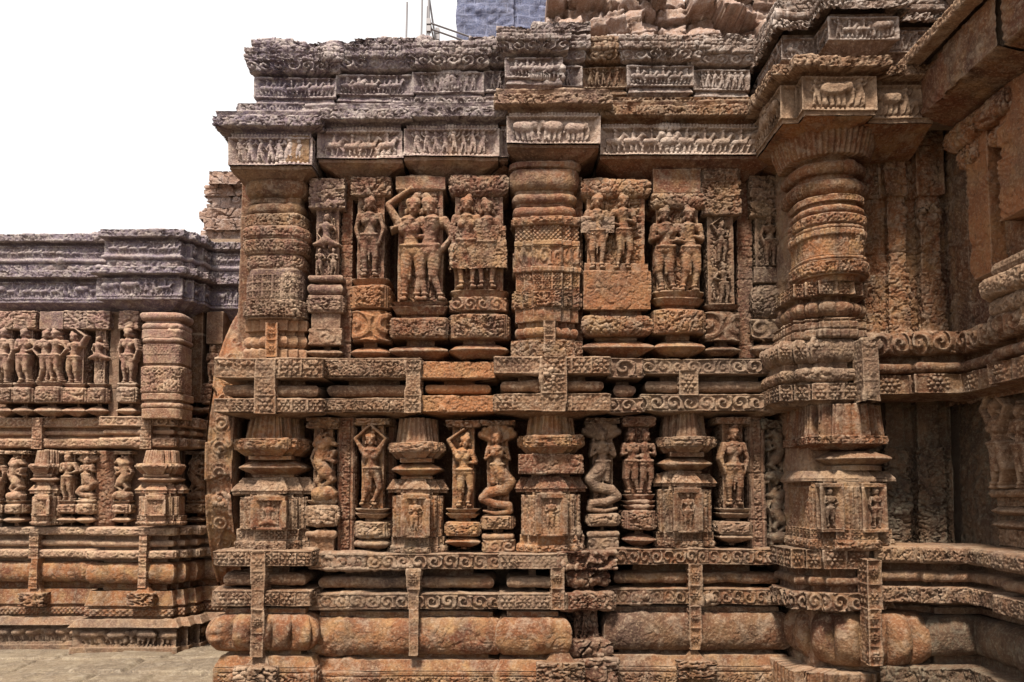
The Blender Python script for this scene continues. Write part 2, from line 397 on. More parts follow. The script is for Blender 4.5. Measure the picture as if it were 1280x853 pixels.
# ------------------------------------------------------------------ materials
def stone(name, cols, grey=(.36, .275, .205), gamt=.35, stain=.35, blue=0., fine=1.0, rough=.9, k=.52):
    cols = tuple(tuple(v*k for v in c_) for c_ in cols); grey = tuple(v*min(1, k*1.25) for v in grey)
    m = bpy.data.materials.new(name); m.use_nodes = True; t = m.node_tree; N = t.nodes.new; K = t.links.new
    b = t.nodes['Principled BSDF']; b.inputs['Roughness'].default_value = rough
    b.inputs['Specular IOR Level'].default_value = .25
    geo = N('ShaderNodeNewGeometry')
    def noise(sc, det=4, dist=0, vec=None, rg=.55):
        n = N('ShaderNodeTexNoise'); n.inputs['Scale'].default_value = sc; n.inputs['Detail'].default_value = det
        n.inputs['Distortion'].default_value = dist; n.inputs['Roughness'].default_value = rg
        K(vec or geo.outputs['Position'], n.inputs['Vector']); return n.outputs['Fac']
    def ramp(f, a, c):
        r = N('ShaderNodeMapRange'); r.inputs[1].default_value = a; r.inputs[2].default_value = c; K(f, r.inputs[0]); return r.outputs[0]
    def mix(f, a, c, mode='MIX'):
        x = N('ShaderNodeMix'); x.data_type = 'RGBA'; x.blend_type = mode
        for i, v in ((0, f), (6, a), (7, c)):
            if hasattr(v, 'links') or isinstance(v, bpy.types.NodeSocket): K(v, x.inputs[i])
            elif i == 0: x.inputs[0].default_value = v
            else: x.inputs[i].default_value = (*v, 1)
        return x.outputs[2]
    def mul(a, k):
        x = N('ShaderNodeMath'); x.operation = 'MULTIPLY'; K(a, x.inputs[0])
        if isinstance(k, bpy.types.NodeSocket): K(k, x.inputs[1])
        else: x.inputs[1].default_value = k
        return x.outputs[0]
    c = mix(ramp(noise(2.3, 3), .35, .65), cols[0], cols[1])
    c = mix(ramp(noise(6.5, 4, .6), .45, .7), c, cols[2])
    oi = N('ShaderNodeObjectInfo')                                   # each stone has its own tone
    c = mix(mul(ramp(oi.outputs['Random'], .4, 1), .5), c, tuple(v*.6 for v in cols[1]))
    c = mix(mul(ramp(oi.outputs['Random'], .3, 0), .4), c, tuple(v*.85 for v in grey))
    c = mix(mul(ramp(noise(1.7, 5, .8, rg=.65), .52, .66), .45), c, (.05, .04, .036))      # broad soot-grey weathering patches
    mp = N('ShaderNodeMapping'); mp.inputs['Scale'].default_value = (1, 1, .18); K(geo.outputs['Position'], mp.inputs[0])
    c = mix(mul(ramp(noise(9, 4, .4, mp.outputs[0]), .52, .72), stain), c, (.035, .024, .018))
    if blue:  # violet lens-flare cast towards the upper left, painted into the stone colour
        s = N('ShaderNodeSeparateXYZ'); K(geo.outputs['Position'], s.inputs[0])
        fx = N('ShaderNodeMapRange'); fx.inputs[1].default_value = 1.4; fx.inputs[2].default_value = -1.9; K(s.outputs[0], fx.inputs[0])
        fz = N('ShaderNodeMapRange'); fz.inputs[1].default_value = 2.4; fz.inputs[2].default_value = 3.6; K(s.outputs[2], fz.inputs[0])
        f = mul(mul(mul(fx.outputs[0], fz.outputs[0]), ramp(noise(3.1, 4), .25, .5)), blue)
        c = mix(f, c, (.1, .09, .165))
    c = mix(mul(ramp(noise(14, 6, .5, rg=.7), .5, .62), gamt), c, grey)
    c = mix(mul(ramp(noise(60, 4, 0, rg=.75), .52, .64), .4), c, tuple(min(1, v*k_) for v, k_ in zip(grey, (1.5, 1.4, 1.25))))
    c = mix(mul(ramp(noise(48, 5, .8, rg=.75), .53, .63), .5), c, (.03, .016, .01))
    c = mix(mul(ramp(geo.outputs['Pointiness'], .515, .6), .45), c, tuple(min(1, v*1.35) for v in grey))   # rubbed, paler edges
    K(c, b.inputs['Base Color'])
    h1 = noise(38, 8, .3, rg=.68); bp = N('ShaderNodeBump'); bp.inputs['Strength'].default_value = .65*fine; bp.inputs['Distance'].default_value = .012
    K(h1, bp.inputs['Height'])
    h2 = N('ShaderNodeTexVoronoi'); h2.inputs['Scale'].default_value = 70; K(geo.outputs['Position'], h2.inputs['Vector'])
    b2 = N('ShaderNodeBump'); b2.inputs['Strength'].default_value = .45*fine; b2.inputs['Distance'].default_value = .006
    K(h2.outputs['Distance'], b2.inputs['Height']); K(bp.outputs[0], b2.inputs['Normal']); K(b2.outputs[0], b.inputs['Normal'])
    return m
OR, RD, BF = (.43, .178, .068), (.21, .075, .038), (.5, .3, .14)
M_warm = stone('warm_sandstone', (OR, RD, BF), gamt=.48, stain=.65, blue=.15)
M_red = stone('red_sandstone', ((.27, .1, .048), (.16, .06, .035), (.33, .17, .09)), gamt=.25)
M_new = stone('fresh_orange_sandstone', ((.47, .2, .085), (.42, .165, .07), (.5, .26, .115)), gamt=.08, stain=.1)
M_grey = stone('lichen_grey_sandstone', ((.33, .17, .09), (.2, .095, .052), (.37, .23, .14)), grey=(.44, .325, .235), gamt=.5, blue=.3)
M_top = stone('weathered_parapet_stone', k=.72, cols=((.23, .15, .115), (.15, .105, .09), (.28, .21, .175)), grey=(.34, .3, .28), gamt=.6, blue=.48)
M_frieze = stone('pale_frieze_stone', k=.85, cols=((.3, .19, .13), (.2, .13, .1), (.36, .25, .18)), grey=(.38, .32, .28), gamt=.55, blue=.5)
M_dark = stone('shade_dark_stone', k=.95, cols=((.13, .075, .045), (.08, .05, .035), (.2, .12, .07)), grey=(.14, .13, .1), gamt=.4, stain=.7)  # shade of the right-hand recess painted in as a darker stone colour
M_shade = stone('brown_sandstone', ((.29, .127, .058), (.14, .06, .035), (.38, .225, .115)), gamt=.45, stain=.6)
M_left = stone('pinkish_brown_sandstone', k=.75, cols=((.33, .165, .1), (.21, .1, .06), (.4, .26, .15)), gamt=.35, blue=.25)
M_rubble = stone('pale_broken_stone', k=.62, cols=((.4, .25, .19), (.24, .14, .1), (.48, .35, .28)), grey=(.4, .34, .33), gamt=.4)
M_pave = stone('grey_paving_stone', k=.55, cols=((.3, .23, .16), (.19, .145, .105), (.37, .3, .21)), grey=(.33, .28, .22), gamt=.5)
M_blue = stone('slate_blue_stone', k=.8, cols=((.08, .1, .2), (.05, .065, .13), (.12, .14, .23)), grey=(.2, .21, .3), gamt=.4, stain=.2)
def brick_joints(m):
    t = m.node_tree; b = t.nodes['Principled BSDF']; src = b.inputs['Base Color'].links[0].from_socket
    g = t.nodes.new('ShaderNodeNewGeometry'); mp = t.nodes.new('ShaderNodeMapping'); mp.inputs['Rotation'].default_value = (R(-90), 0, 0); t.links.new(g.outputs['Position'], mp.inputs[0])
    br = t.nodes.new('ShaderNodeTexBrick'); br.inputs['Scale'].default_value = 1.7; br.inputs['Mortar Size'].default_value = .018; br.inputs['Mortar Smooth'].default_value = .4
    t.links.new(mp.outputs[0], br.inputs['Vector']); x = t.nodes.new('ShaderNodeMix'); x.data_type = 'RGBA'; x.inputs[7].default_value = (.2, .22, .33, 1)
    nz = t.nodes.new('ShaderNodeTexNoise'); nz.inputs['Scale'].default_value = 2.5; t.links.new(g.outputs['Position'], nz.inputs['Vector'])
    mm = t.nodes.new('ShaderNodeMath'); mm.operation = 'MULTIPLY'; t.links.new(br.outputs['Fac'], mm.inputs[0]); t.links.new(nz.outputs['Fac'], mm.inputs[1])
    ad = t.nodes.new('ShaderNodeMix'); ad.data_type = 'VECTOR'; ad.inputs[0].default_value = .12; t.links.new(mp.outputs[0], ad.inputs[4]); t.links.new(nz.outputs['Color'], ad.inputs[5]); t.links.new(ad.outputs[1], br.inputs['Vector'])
    t.links.new(mm.outputs[0], x.inputs[0]); t.links.new(src, x.inputs[6]); t.links.new(x.outputs[2], b.inputs['Base Color'])
brick_joints(M_blue)
def metal(name, col):
    m = bpy.data.materials.new(name); m.use_nodes = True; b = m.node_tree.nodes['Principled BSDF']
    b.inputs['Base Color'].default_value = (*col, 1); b.inputs['Metallic'].default_value = .6; b.inputs['Roughness'].default_value = .5; return m
M_pole = metal('dull_steel_pole', (.2, .19, .2))

# ------------------------------------------------------------------ builders
def bands(rows, Y):
    """rows top to bottom in picture rows at depth Y -> metric bands bottom to top"""
    return [(Zp(b, Y), Zp(a, Y), o, s, d) for (a, b, o, s, d) in reversed(rows)]
FRONT = ((0, 0), (1, 0), (0, -1))
def fpath(path, fr):
    (ox, oy), (dx, dy), (nx, ny) = fr
    return [(ox + x*dx - y*nx, oy + x*dy - y*ny) for x, y in path]
def figure(name, parent, cx, z0, h, pose, m, Yb, mat, fr=FRONT, dep=.045, female=True, res=.0042, wid=.42, wear=.8):
    W_ = h*wid; S = np.arange(cx-W_, cx+W_, res); V = np.arange(z0-.02, z0+h*1.13, res)
    if pose == 'naga': caps = serpent_caps(cx, z0, h, dep, m)
    elif pose == 'beast': caps = beast_caps(cx, z0, h, dep, m)
    elif pose == 'ele': caps = elephant_caps(cx, z0, h, m, dep)
    else: caps = fig_caps(cx, z0, h, pose, m, dep, female)
    Hm = raster(caps, S, V, np.zeros((len(V), len(S))))
    if pose == 'naga' or pose == 'beast': pass
    on = Hm > 0
    # one smoothing pass keeps limbs flowing into the trunk
    k = Hm.copy(); k[1:-1, 1:-1] = (Hm[1:-1, 1:-1]*4 + Hm[:-2, 1:-1] + Hm[2:, 1:-1] + Hm[1:-1, :-2] + Hm[1:-1, 2:])/8
    Hm = np.where(on, k, 0)
    zz = ((V - z0)/h)[:, None]; xx = ((S - cx)/h)[None, :]
    tex = .0007*np.sin(zz*190 + 2*np.sin(xx*30))*((zz < .44) & (zz > .06)) + .003*(noise3(xx*38+h*9, zz*38, 0*xx*zz) > .15)*(zz > .45)*(zz < .82)
    Hm = np.where(on, Hm + tex*(h/.6), 0)
    X = np.broadcast_to(S[None, :], Hm.shape); Z = np.broadcast_to(V[:, None], Hm.shape)
    (ox, oy), (dx, dy), (nx, ny) = fr
    y = Yb - Hm + .002
    P = np.stack([ox + X*dx - y*nx, oy + X*dy - y*ny, Z], -1)
    P = weather(P, wear)
    Fc = grid_faces(*Hm.shape); keep = on.ravel()[Fc].any(1); Fc = Fc[keep]
    used = np.unique(Fc); rm = np.full(Hm.size, -1, np.int64); rm[used] = np.arange(len(used))
    return mesh_obj(name, P.reshape(-1, 3)[used], rm[Fc], mat, parent)

DU = [.0052]
def band_for(code, a, b, sc):
    """one course of a carved slab"""
    return {'C': (a, b, .004*sc, 'f', carve(.016*sc, .03*sc)),
            'L': (a, b, .01*sc, 'k', carve(.012*sc, .03*sc)),
            'S': (a, b, .01*sc, 'f', None),
            'P': (a, b, -.04*sc, 'f', rim(carve(.016, .035))),
            'B': (a, b, .012*sc, 'f', framed(carve(.014*sc, .022*sc), .012*sc)),
            'b': (a, b, .02*sc, 'f', scroll(.008*sc)),
            'N': (a, b, -.03*sc, 'f', None),
            'G': (a, b, -.06*sc, 'f', None),
            'T': (a, b, .03*sc, 't', None),
            'D': (a, b, .035*sc, 'l', None),
            'M': (a, b, .0, ('s', .03*sc), None),
            'm': (a, b, .03*sc, ('s', -.01*sc), None)}[code]
def slab(label, x0, x1, rows, figs=(), mat=None, pmat=None, Y=5.1, depth=.26, fr=FRONT, group=None, sc=1., Xf=None, cat='carved slab', name='carved_slab', pr=None):
    Xf = Xf or (lambda px, y_=Y: Xp(px, y_, (rows[0][0]+rows[-1][1])/2)); a, b = Xf(x0)+.019*sc, Xf(x1)-.019*sc
    mat = mat or M_warm; zb = Zp(rows[-1][1], Y)
    org = fpath([((a+b)/2, Y)], fr)[0]
    t = thing(name, label, cat, (org[0], org[1], zb), group)
    part = {'C': 'canopy', 'L': 'canopy', 'P': 'panel'}
    i = 0
    while i < len(rows):
        pn = part.get(rows[i][2], 'top_block' if i == 0 else 'pedestal'); j = i
        while j < len(rows) and part.get(rows[j][2], 'top_block' if (pn == 'top_block') else 'pedestal') == pn: j += 1
        rr = [band_for(c, p, q, sc) for (p, q, c) in rows[i:j]]
        path = fpath(rect(a, b, Y, depth), fr)
        if pn == 'pedestal' and len(rr) > 2: path = fpath(rounded(a, b, Y-.02*sc, depth+.02*sc, 3), fr) if (SEED[0] % 2) else path
        sweep(pn, path, bands(rr, Y), (pmat or mat) if pn == 'pedestal' else mat, t, DU[0], top=min(depth*.8, (b-a)*.4), bot=min(depth*.8, (b-a)*.4))
        i = j
    for (pose, cx, foot, top, m, *rest) in figs:
        zf, zt = Zp(foot, Y), Zp(top, Y); hh = (zt-zf)/(1.04 if pose in ('armsup', 'oneup') else .98)
        if pose == 'naga': hh = (zt-zf)/1.05
        figure('carved_beast' if pose == 'beast' else 'carved_figure', t, Xf(cx), zf, hh, pose, m, Y+.035*sc, rest[0] if rest else mat, fr, dep=.05*sc, female=(m > 0), res=DU[0]*.72)
    return t
def pillar(label, cx, rows, Y, mat, group=None, depth=.22, name='stone_pillar', cat='pillar', st=.022, figs=(), pmats={}):
    """rows top to bottom: (py0, py1, half width px, shape, detail, part, plan)"""
    k = Y/F*1.0; zb = Zp(rows[-1][1], Y)
    t = thing(name, label, cat, (Xp(cx, Y, (rows[0][0]+rows[-1][1])/2), Y, zb), group); i = 0
    while i < len(rows):
        j = i
        while j < len(rows) and rows[j][5:7] == rows[i][5:7]: j += 1
        hn = rows[i][2]; c = rows[i][7] if len(rows[i]) > 7 else cx; yb_ = (rows[i][0]+rows[j-1][1])/2
        plan = rows[i][6]; Ye = Y - .05 + hn*k if plan == 'c' else Y
        a, b = Xp(c-hn, Ye, yb_), Xp(c+hn, Ye, yb_)
        path = {'r': lambda: rect(a, b, Y, depth), 's': lambda: stepped(a, b, Y, depth, st), 'o': lambda: rounded(a, b, Y-.02, depth+.02, 5), 'c': lambda: circ(a, b, Y-.05, depth)}[plan]()
        rr = []
        for q in rows[i:j]:
            o = (q[2]-hn)*k; shp = q[3]
            if isinstance(shp, tuple): shp = (shp[0], (shp[1]-hn)*k if shp[0] == 's' else shp[1])
            rr.append((q[0], q[1], o, shp, q[4]))
        sweep(rows[i][5], path, bands(rr, Y), pmats.get(rows[i][5], mat), t, DU[0], top=min(depth*.8, (b-a)*.4), bot=min(depth*.8, (b-a)*.4))
        i = j
    for (pose, fx, foot, top, m, yo) in figs:
        zf, zt = Zp(foot, Y), Zp(top, Y); figure('carved_figure', t, Xp(fx, Y, (foot+top)/2), zf, (zt-zf), pose, m, Y+yo, mat, dep=.02, res=DU[0]*.7)
    return t
def course(name, parent, x0, x1, rows, Yf, mat, depth=.35, Yref=None, wear=1., label=None, top=None, bot=.0, py=None):
    """one block of a moulded course, its ends returning to the wall"""
    Yr = Yref or Yf; py = py or (rows[0][0]+rows[-1][1])/2; a, b = Xp(x0, Yf, py), Xp(x1, Yf, py)
    o = sweep(name, rect(a, b, Yf, depth), bands(rows, Yr), mat, parent, DU[0], wear, top=min(depth, (b-a)*.45) if top is None else top, bot=bot)
    if label: o['label'] = label
    return o
def box(name, parent, x0, x1, y0, y1, z0, z1, mat, kind=None):
    v = [(x, y, z) for z in (z0, z1) for (x, y) in ((x0, y0), (x1, y0), (x1, y1), (x0, y1))]
    f = [(0, 3, 2, 1), (4, 5, 6, 7), (0, 1, 5, 4), (1, 2, 6, 5), (2, 3, 7, 6), (3, 0, 4, 7)]
    return mesh_obj(name, v, f, mat, parent, smooth=False)

# ------------------------------------------------------------------ ground
def ground():
    n = 40; xs = np.linspace(-1, 1, n); xs = np.sign(xs)*np.abs(xs)**3*600
    X, Yg = np.meshgrid(xs, xs); P = np.stack([X, Yg, 0*X - .004], -1)
    tag(mesh_obj('ground', P, grid_faces(n, n), M_pave), kind='structure')
    x = np.arange(-7, 5, .02); y = np.arange(-1.0, 9.6, .02); X, Yg = np.meshgrid(x, y)
    r = np.floor(Yg/.62 + .08*noise3(X*.7, Yg*.1, 0*X)); off = np.sin(r*12.9)*.8
    yy = Yg + .05*noise3(X*1.1, Yg*1.1, 0*X+4); xx = X + off + .05*noise3(X*1.1, Yg*1.1, 0*X)
    a = np.abs(yy/.62 - np.round(yy/.62))*.62; b = np.abs(xx/1.05 - np.round(xx/1.05))*1.05
    z = .02 - .035*(1 - sst(.012, .05, np.minimum(a, b))) + .008*noise3(X*2.5, Yg*2.5, 0*X) + .004*noise3(X*9, Yg*20, 0*X) + .02*(noise3(np.floor(xx/1.05+.5)*3.3, r*5.1, 0*X))
    tag(mesh_obj('stone_paving', np.stack([X, Yg, z], -1), grid_faces(*X.shape), M_pave), kind='structure')
ground()

# ================================================================== CENTRAL WALL
Yn = 5.42
central = thing('temple_wall', 'large projecting central wall of carved reddish sandstone, crowned by friezes with bluish haze painted in', 'wall', (0, 5.3, 0))
XL, XR = Xp(296, 5.2), Xp(1005, 5.2)
box('wall_core', central, XL, XR+.4, Yn+.12, 9.2, 0, Zp(90, 5.5), M_shade)
def niche_wall(x0, x1, py0, py1, mat):
    a, b = Xp(x0, Yn), Xp(x1, Yn); path = [(a, Yn+.4), (a, Yn)]; x = a
    rg = random.Random(5)
    while x < b - .2:                                     # shallow offsets, mostly hidden behind the slabs
        x2 = x + rg.uniform(.12, .3); path += [(x2, path[-1][1])]; y = Yn + rg.choice([0, .03, .05]);
        if y != path[-1][1]: path += [(x2, y)]
        x = x2
    path += [(b, path[-1][1]), (b, Yn+.4)]
    sweep('back_wall', path, [(Zp(py1, Yn), Zp(py0, Yn), 0, 'f', masonry(.006, .4, .24))], mat, central, .01)
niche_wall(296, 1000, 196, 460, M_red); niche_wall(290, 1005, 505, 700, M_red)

scr, crv = scroll(.011), framed(carve(.013, .022), .012)
# ---- upper cornice course A
def topcourse(x0, x1, t, Yf, mat=M_top, det='rider', dy=0):
    course('parapet_block', central, x0, x1, [
        (t, t+16, .03, 'f', add(blocks(.012, .035, .05), carve(.01, .04))), (t+16, t+27, .015, ('s', .03), scroll(.012, .08)), (t+27, t+33, -.04, 'c', None),
        (t+33, t+58, -.02, 'f', procession(det, .042)), (t+58, t+66, -.0, ('s', -.02), None), (t+66, t+80, -.12, ('s', -.01), None)], Yf, mat, depth=.5, wear=1.7)
topcourse(320, 420, 65, 5.12); topcourse(421, 516, 61, 5.13); topcourse(517, 604, 58, 5.12, det='person')
topcourse(606, 634, 56, 5.15, det='person'); topcourse(632, 702, 40, 5.02, det='rider'); topcourse(700, 726, 50, 5.12, det='person')
topcourse(727, 783, 52, 5.15, mat=M_shade, det='person'); topcourse(785, 866, 50, 5.1, det='rider'); topcourse(867, 936, 55, 5.12, det='person')
# ragged coping stones along the top
rg = random.Random(11); px = 324
while px < 930:
    wd = rg.uniform(22, 60); yt = 62 - (px-312)*.012 - (16 if 636 < px < 690 else 0) - rg.uniform(0, 5)
    course('coping_stone', central, px, min(px+wd-2, 934), [(yt-rg.uniform(2, 6), yt+6, 0, 'f', carve(.02, .05))], 5.15 + rg.uniform(0, .05), M_top, depth=.3, wear=2.5); px += wd
# ---- thin recessed course
for a, b in ((300, 490), (491, 545), (546, 628), (636, 740), (752, 815), (816, 880), (881, 950)):
    t = 124 + (a < 490)*8 - (636 <= a < 740)*6
    course('string_course', central, a, b, [(t-2, t+13, 0, 'f', framed(scroll(.012, .06), .01)), (t+13, t+24, .02, 'f', None)], 5.1, M_top if a < 700 else M_shade, depth=.35)
# ---- main cornice B with its friezes
def cornice(x0, x1, t, Yf, kind, mat, smat, hz=1.0, side=None, label=None):
    o = course('cornice_block', central, x0, x1, [
        (t, t+7, .05, ('s', .06), None), (t+7, t+19, .05, 'f', carve(.012, .03)), (t+19, t+25, .0, 'c', None)], Yf, mat, depth=.4, wear=1.6, label=label)
    f = course('frieze', o, x0+6, x1-4, [(t+25, t+30, .005, 'f', beadrows(nothing, .006, .02, .03)), (t+30, t+64, -.01, 'f', procession(kind, .055))], Yf, M_frieze, depth=.4, top=.02)
    course('soffit_block', o, x0+3, x1-2, [(t+64, t+68, .004, 'f', None), (t+68, t+84, -.17, ('s', .0), None)], Yf, smat, depth=.4, bot=.2)
cornice(285, 391, 144, 4.93, 'person', M_top, M_red); cornice(396, 503, 136, 4.99, 'rider', M_top, M_warm); cornice(504, 624, 133, 4.99, 'person', M_top, M_warm)
cornice(622, 636, 134, 5.02, 'person', M_red, M_red)
cornice(632, 750, 117, 4.9, 'elephant', M_grey, M_red); cornice(748, 975, 131, 4.98, 'rider', M_shade, M_red)
course('plain_block', central, 360, 386, [(170, 204, 0, 'f', None)], 4.915, M_shade, depth=.1)

# ---- mid ledge
def ledge(x0, x1, Yf, mat, dt, rows=(448, 473, 480, 495, 498, 516, 521), name='ledge_block', plain=False, parent=None, tor=None, smat=None, label=None):
    r = rows
    d = None if plain else framed(dt, .01)
    o = course(name, parent or central, x0, x1, [
        (r[0], r[1], 0, 'f', d or carve(.004, .02)), (r[1], r[2], -.14, 'f', None), (r[2], r[3], -.03, 't', tor), (r[3], r[4], -.14, 'f', None),
        (r[4], r[5], .0, 'f', d or carve(.004, .02)), (r[5], r[6], -.2, ('s', 0), None)], Yf, mat, depth=.45, bot=.1)
    if label: o['label'] = label
def strip(x0, x1, r0, r1, Yf, mat, parent=None, det=None, name='vertical_band'):
    course(name, parent or central, x0, x1, [(r0, r1, 0, 'f', det or rosette(.014))], Yf, mat, depth=.12)
ledge(270, 402, 4.88, M_grey, rosette(.018)); ledge(402, 524, 4.97, M_grey, carve(.012, .022))
ledge(525, 619, 4.975, M_new, None, plain=True, label='smooth new orange replacement block in the middle ledge', rows=(453, 473, 480, 491, 495, 515, 520))
ledge(619, 762, 4.88, M_grey, rosette(.016), rows=(446, 468, 475, 488, 492, 514, 519)); ledge(762, 802, 4.96, M_red, scr); ledge(802, 985, 4.97, M_shade, scr, rows=(449, 468, 475, 489, 493, 514, 519))
strip(321, 343, 449, 517, 4.862, M_grey); strip(508, 524, 452, 516, 4.95, M_grey); strip(678, 706, 446, 514, 4.86, M_grey); strip(851, 870, 463, 494, 4.95, M_shade)

# ---- base courses
def base(x0, x1, Yf, mat, t=690, det=None, lobe=False, low=None, mat2=None, toponly=False):
    d = framed(det or carve(.012, .022), .01)
    course('base_moulding', central, x0, x1, [
        (t, t+20, 0, 'f', d), (t+20, t+31, -.18, 'f', None), (t+31, t+45, -.04, 't', None), (t+45, t+50, -.18, 'f', None), (t+50, t+70, .0, 'f', d), (t+70, t+74, -.13, ('s', 0), None)],
        Yf, mat, depth=.5, bot=.1, wear=1.3)
    course('base_cushion', central, x0+1, x1-1, [(t+74, t+80, -.04, 'f', None), (t+80, t+128, .03, 'k', lobes(.07, .12) if lobe else add(nothing, carve(.003, .08))), (t+128, t+135, -.07, 'f', None)], Yf, mat2 or mat, depth=.5, wear=1.2)
    course('plinth_block', central, x0+(0 if not lobe else 6), x1, [(t+133, t+146, .03, ('s', -.0), None), (t+146, t+176, .02, 'f', low or framed(carve(.012, .025), .03)), (t+176, t+212, .04, 'k', None), (t+212, 950, .06, 'f', carve(.012, .04))], Yf, mat2 or mat, depth=.5)
base(268, 388, 4.88, M_grey, 688, det=rosette(.016), lobe=True, mat2=M_warm); base(388, 625, 4.99, M_shade, 692, det=scroll(.011), mat2=M_warm)
base(625, 708, 4.9, M_shade, 692, det=rosette(.014), mat2=M_warm); base(760, 985, 4.99, M_shade, 686, det=scroll(.009, .07))
# the battered patch right of the middle
course('broken_stone', central, 704, 764, [(690, 712, -.03, 'f', carve(.035, .08)), (712, 735, -.06, 'k', carve(.03, .1)), (735, 742, -.09, 'f', None), (740, 764, .0, 'f', crv),
    (764, 800, -.13, 'f', carve(.03, .1)), (800, 824, -.05, 'k', carve(.03, .1)), (824, 950, .0, 'f', carve(.02, .06))], 4.93, M_red, depth=.4, wear=3.)['label'] = 'broken and eroded red stones in the base'
strip(315, 330, 690, 762, 4.86, M_grey); strip(316, 328, 762, 822, 4.83, M_grey)
strip(511, 523, 712, 762, 4.968, M_warm); strip(512, 522, 762, 820, 4.93, M_warm); strip(691, 703, 710, 762, 4.89, M_shade)
strip(863, 875, 706, 758, 4.97, M_shade); strip(864, 874, 758, 812, 4.94, M_shade)
def bud(cx, r0, r1, hw, Yf, mat, parent=None):
    course('leaf_boss', parent or central, cx-hw, cx+hw, [(r0, r0+(r1-r0)*.35, -.0, ('s', -.04), None), (r0+(r1-r0)*.35, r1, .0, 'f', carve(.03, .03))], Yf, mat, depth=.1)
bud(322, 818, 862, 14, 4.84, M_grey); bud(870, 814, 846, 12, 4.93, M_shade); bud(700, 815, 850, 18, 4.86, M_shade)

# ------------------------------------------------------------------ upper pillars of the central wall
G_up, G_lo = 'figure slabs of the upper tier, central wall', 'figure slabs of the lower tier, central wall'
gp = 'tall pillars of the upper tier'
pillar('tall pillar at the outer wall end, carved shaft above fresh orange rolls', 342, [
    (220, 246, 40, 't', None, 'capital', 'o'), (246, 252, 32, 'f', None, 'capital', 'o'), (252, 267, 36, 't', None, 'capital', 'o'), (267, 284, 35, 'f', framed(carve(.01, .02), .006), 'capital', 'o'),
    (284, 300, 37, 'f', crv, 'shaft_block', 'o'), (300, 318, 34, ('s', 37), crv, 'shaft_block', 'o'), (318, 337, 32, 'f', crv, 'shaft_block', 'o'),
    (337, 345, 33, 'f', None, 'shaft', 'o'), (345, 374, 34, 'f', rosette(.014, .06), 'shaft', 'o'), (374, 399, 34, 'f', framed(carve(.016, .018), .01), 'shaft', 'o'),
    (399, 413, 39, 'f', None, 'base', 's'), (413, 418, 34, 'f', None, 'base', 's'), (418, 434, 39, 't', None, 'base', 's'), (434, 437, 34, 'f', None, 'base', 's'), (437, 449, 39, 'f', None, 'base', 's')],
    5.0, M_grey, gp, pmats={'base': M_new, 'shaft_block': M_warm, 'capital': M_shade})
pillar('tall central pillar with rounded capital, pitted shaft and pale upright mark on its foot', 684, [
    (203, 209, 45, 'f', None, 'capital', 'o', 681), (209, 237, 45, 'k', None, 'capital', 'o', 681), (237, 242, 38, 'f', None, 'capital', 'o', 681), (240, 253, 41, 't', None, 'capital', 'o', 681), (253, 256, 36, 'f', None, 'capital', 'o', 681), (256, 270, 40, 't', None, 'capital', 'o', 681),
    (270, 281, 40, 'f', crv, 'shaft', 's'), (281, 300, 38, 'f', lattice(.01, .03), 'shaft', 's'), (300, 306, 41, 'f', None, 'shaft', 's'), (306, 333, 38, 'f', framed(scroll(.013, .09), .01), 'shaft', 's'), (333, 340, 41, 'f', blocks(.01, .025, .04), 'shaft', 's'), (340, 362, 38, 'f', rosette(.016, .06), 'shaft', 's'), (362, 386, 38, 'f', framed(carve(.016, .016), .01), 'shaft', 's'),
    (386, 402, 40, 'f', None, 'base', 's'), (402, 408, 36, 'f', None, 'base', 's'), (408, 422, 40, 't', None, 'base', 's'), (422, 426, 36, 'f', None, 'base', 's'), (426, 447, 41, 'f', carve(.01, .03), 'base', 's')],
    4.97, M_warm, gp, pmats={'capital': M_warm})
strip(682, 692, 402, 440, 4.955, M_grey, name='cross_mark')
strip(335, 345, 404, 446, 4.975, M_new, name='cross_mark')

# ------------------------------------------------------------------ upper figure slabs
PED = lambda a, b: [(a, a+(b-a)*.12, 'M'), (a+(b-a)*.12, a+(b-a)*.2, 'N'), (a+(b-a)*.2, a+(b-a)*.7, 'B'), (a+(b-a)*.7, a+(b-a)*.76, 'G'), (a+(b-a)*.76, b-2, 'D'), (b-2, b, 'G')]
slab('narrow slab beside the left end pillar, seated figure on a lotus above three grey rolls', 389, 428,
     [(226, 262, 'C'), (262, 345, 'P'), (345, 353, 'T'), (353, 356, 'N'), (356, 370, 'T'), (370, 392, 'B'), (392, 412, 'S'), (412, 432, 'b'), (432, 437, 'G'), (437, 447, 'D'), (447, 450, 'G')],
     [('sit', 408, 312, 268, 1), ('hold', 400, 345, 312, 1), ('hold', 417, 345, 312, -1)], M_grey, Y=5.06, group=G_up)
slab('upper slab with one slender standing figure above bright orange blocks', 441, 485,
     [(224, 246, 'C'), (246, 350, 'P')] + [(350, 358, 'M'), (358, 387, 'B'), (387, 390, 'N'), (390, 427, 'b'), (427, 434, 'G'), (434, 449, 'D')],
     [('stand', 462, 347, 250, 1)], M_warm, M_new, Y=5.06, group=G_up)
slab('tall upper slab of a loving couple, one raising an arm overhead', 492, 558,
     [(222, 238, 'S'), (238, 378, 'P'), (378, 384, 'M'), (384, 393, 'M'), (393, 398, 'N'), (398, 424, 'B'), (424, 431, 'G'), (431, 448, 'D')],
     [('oneup', 511, 378, 240, 1), ('reach', 540, 378, 250, -1)], M_warm, Y=5.04, group=G_up)
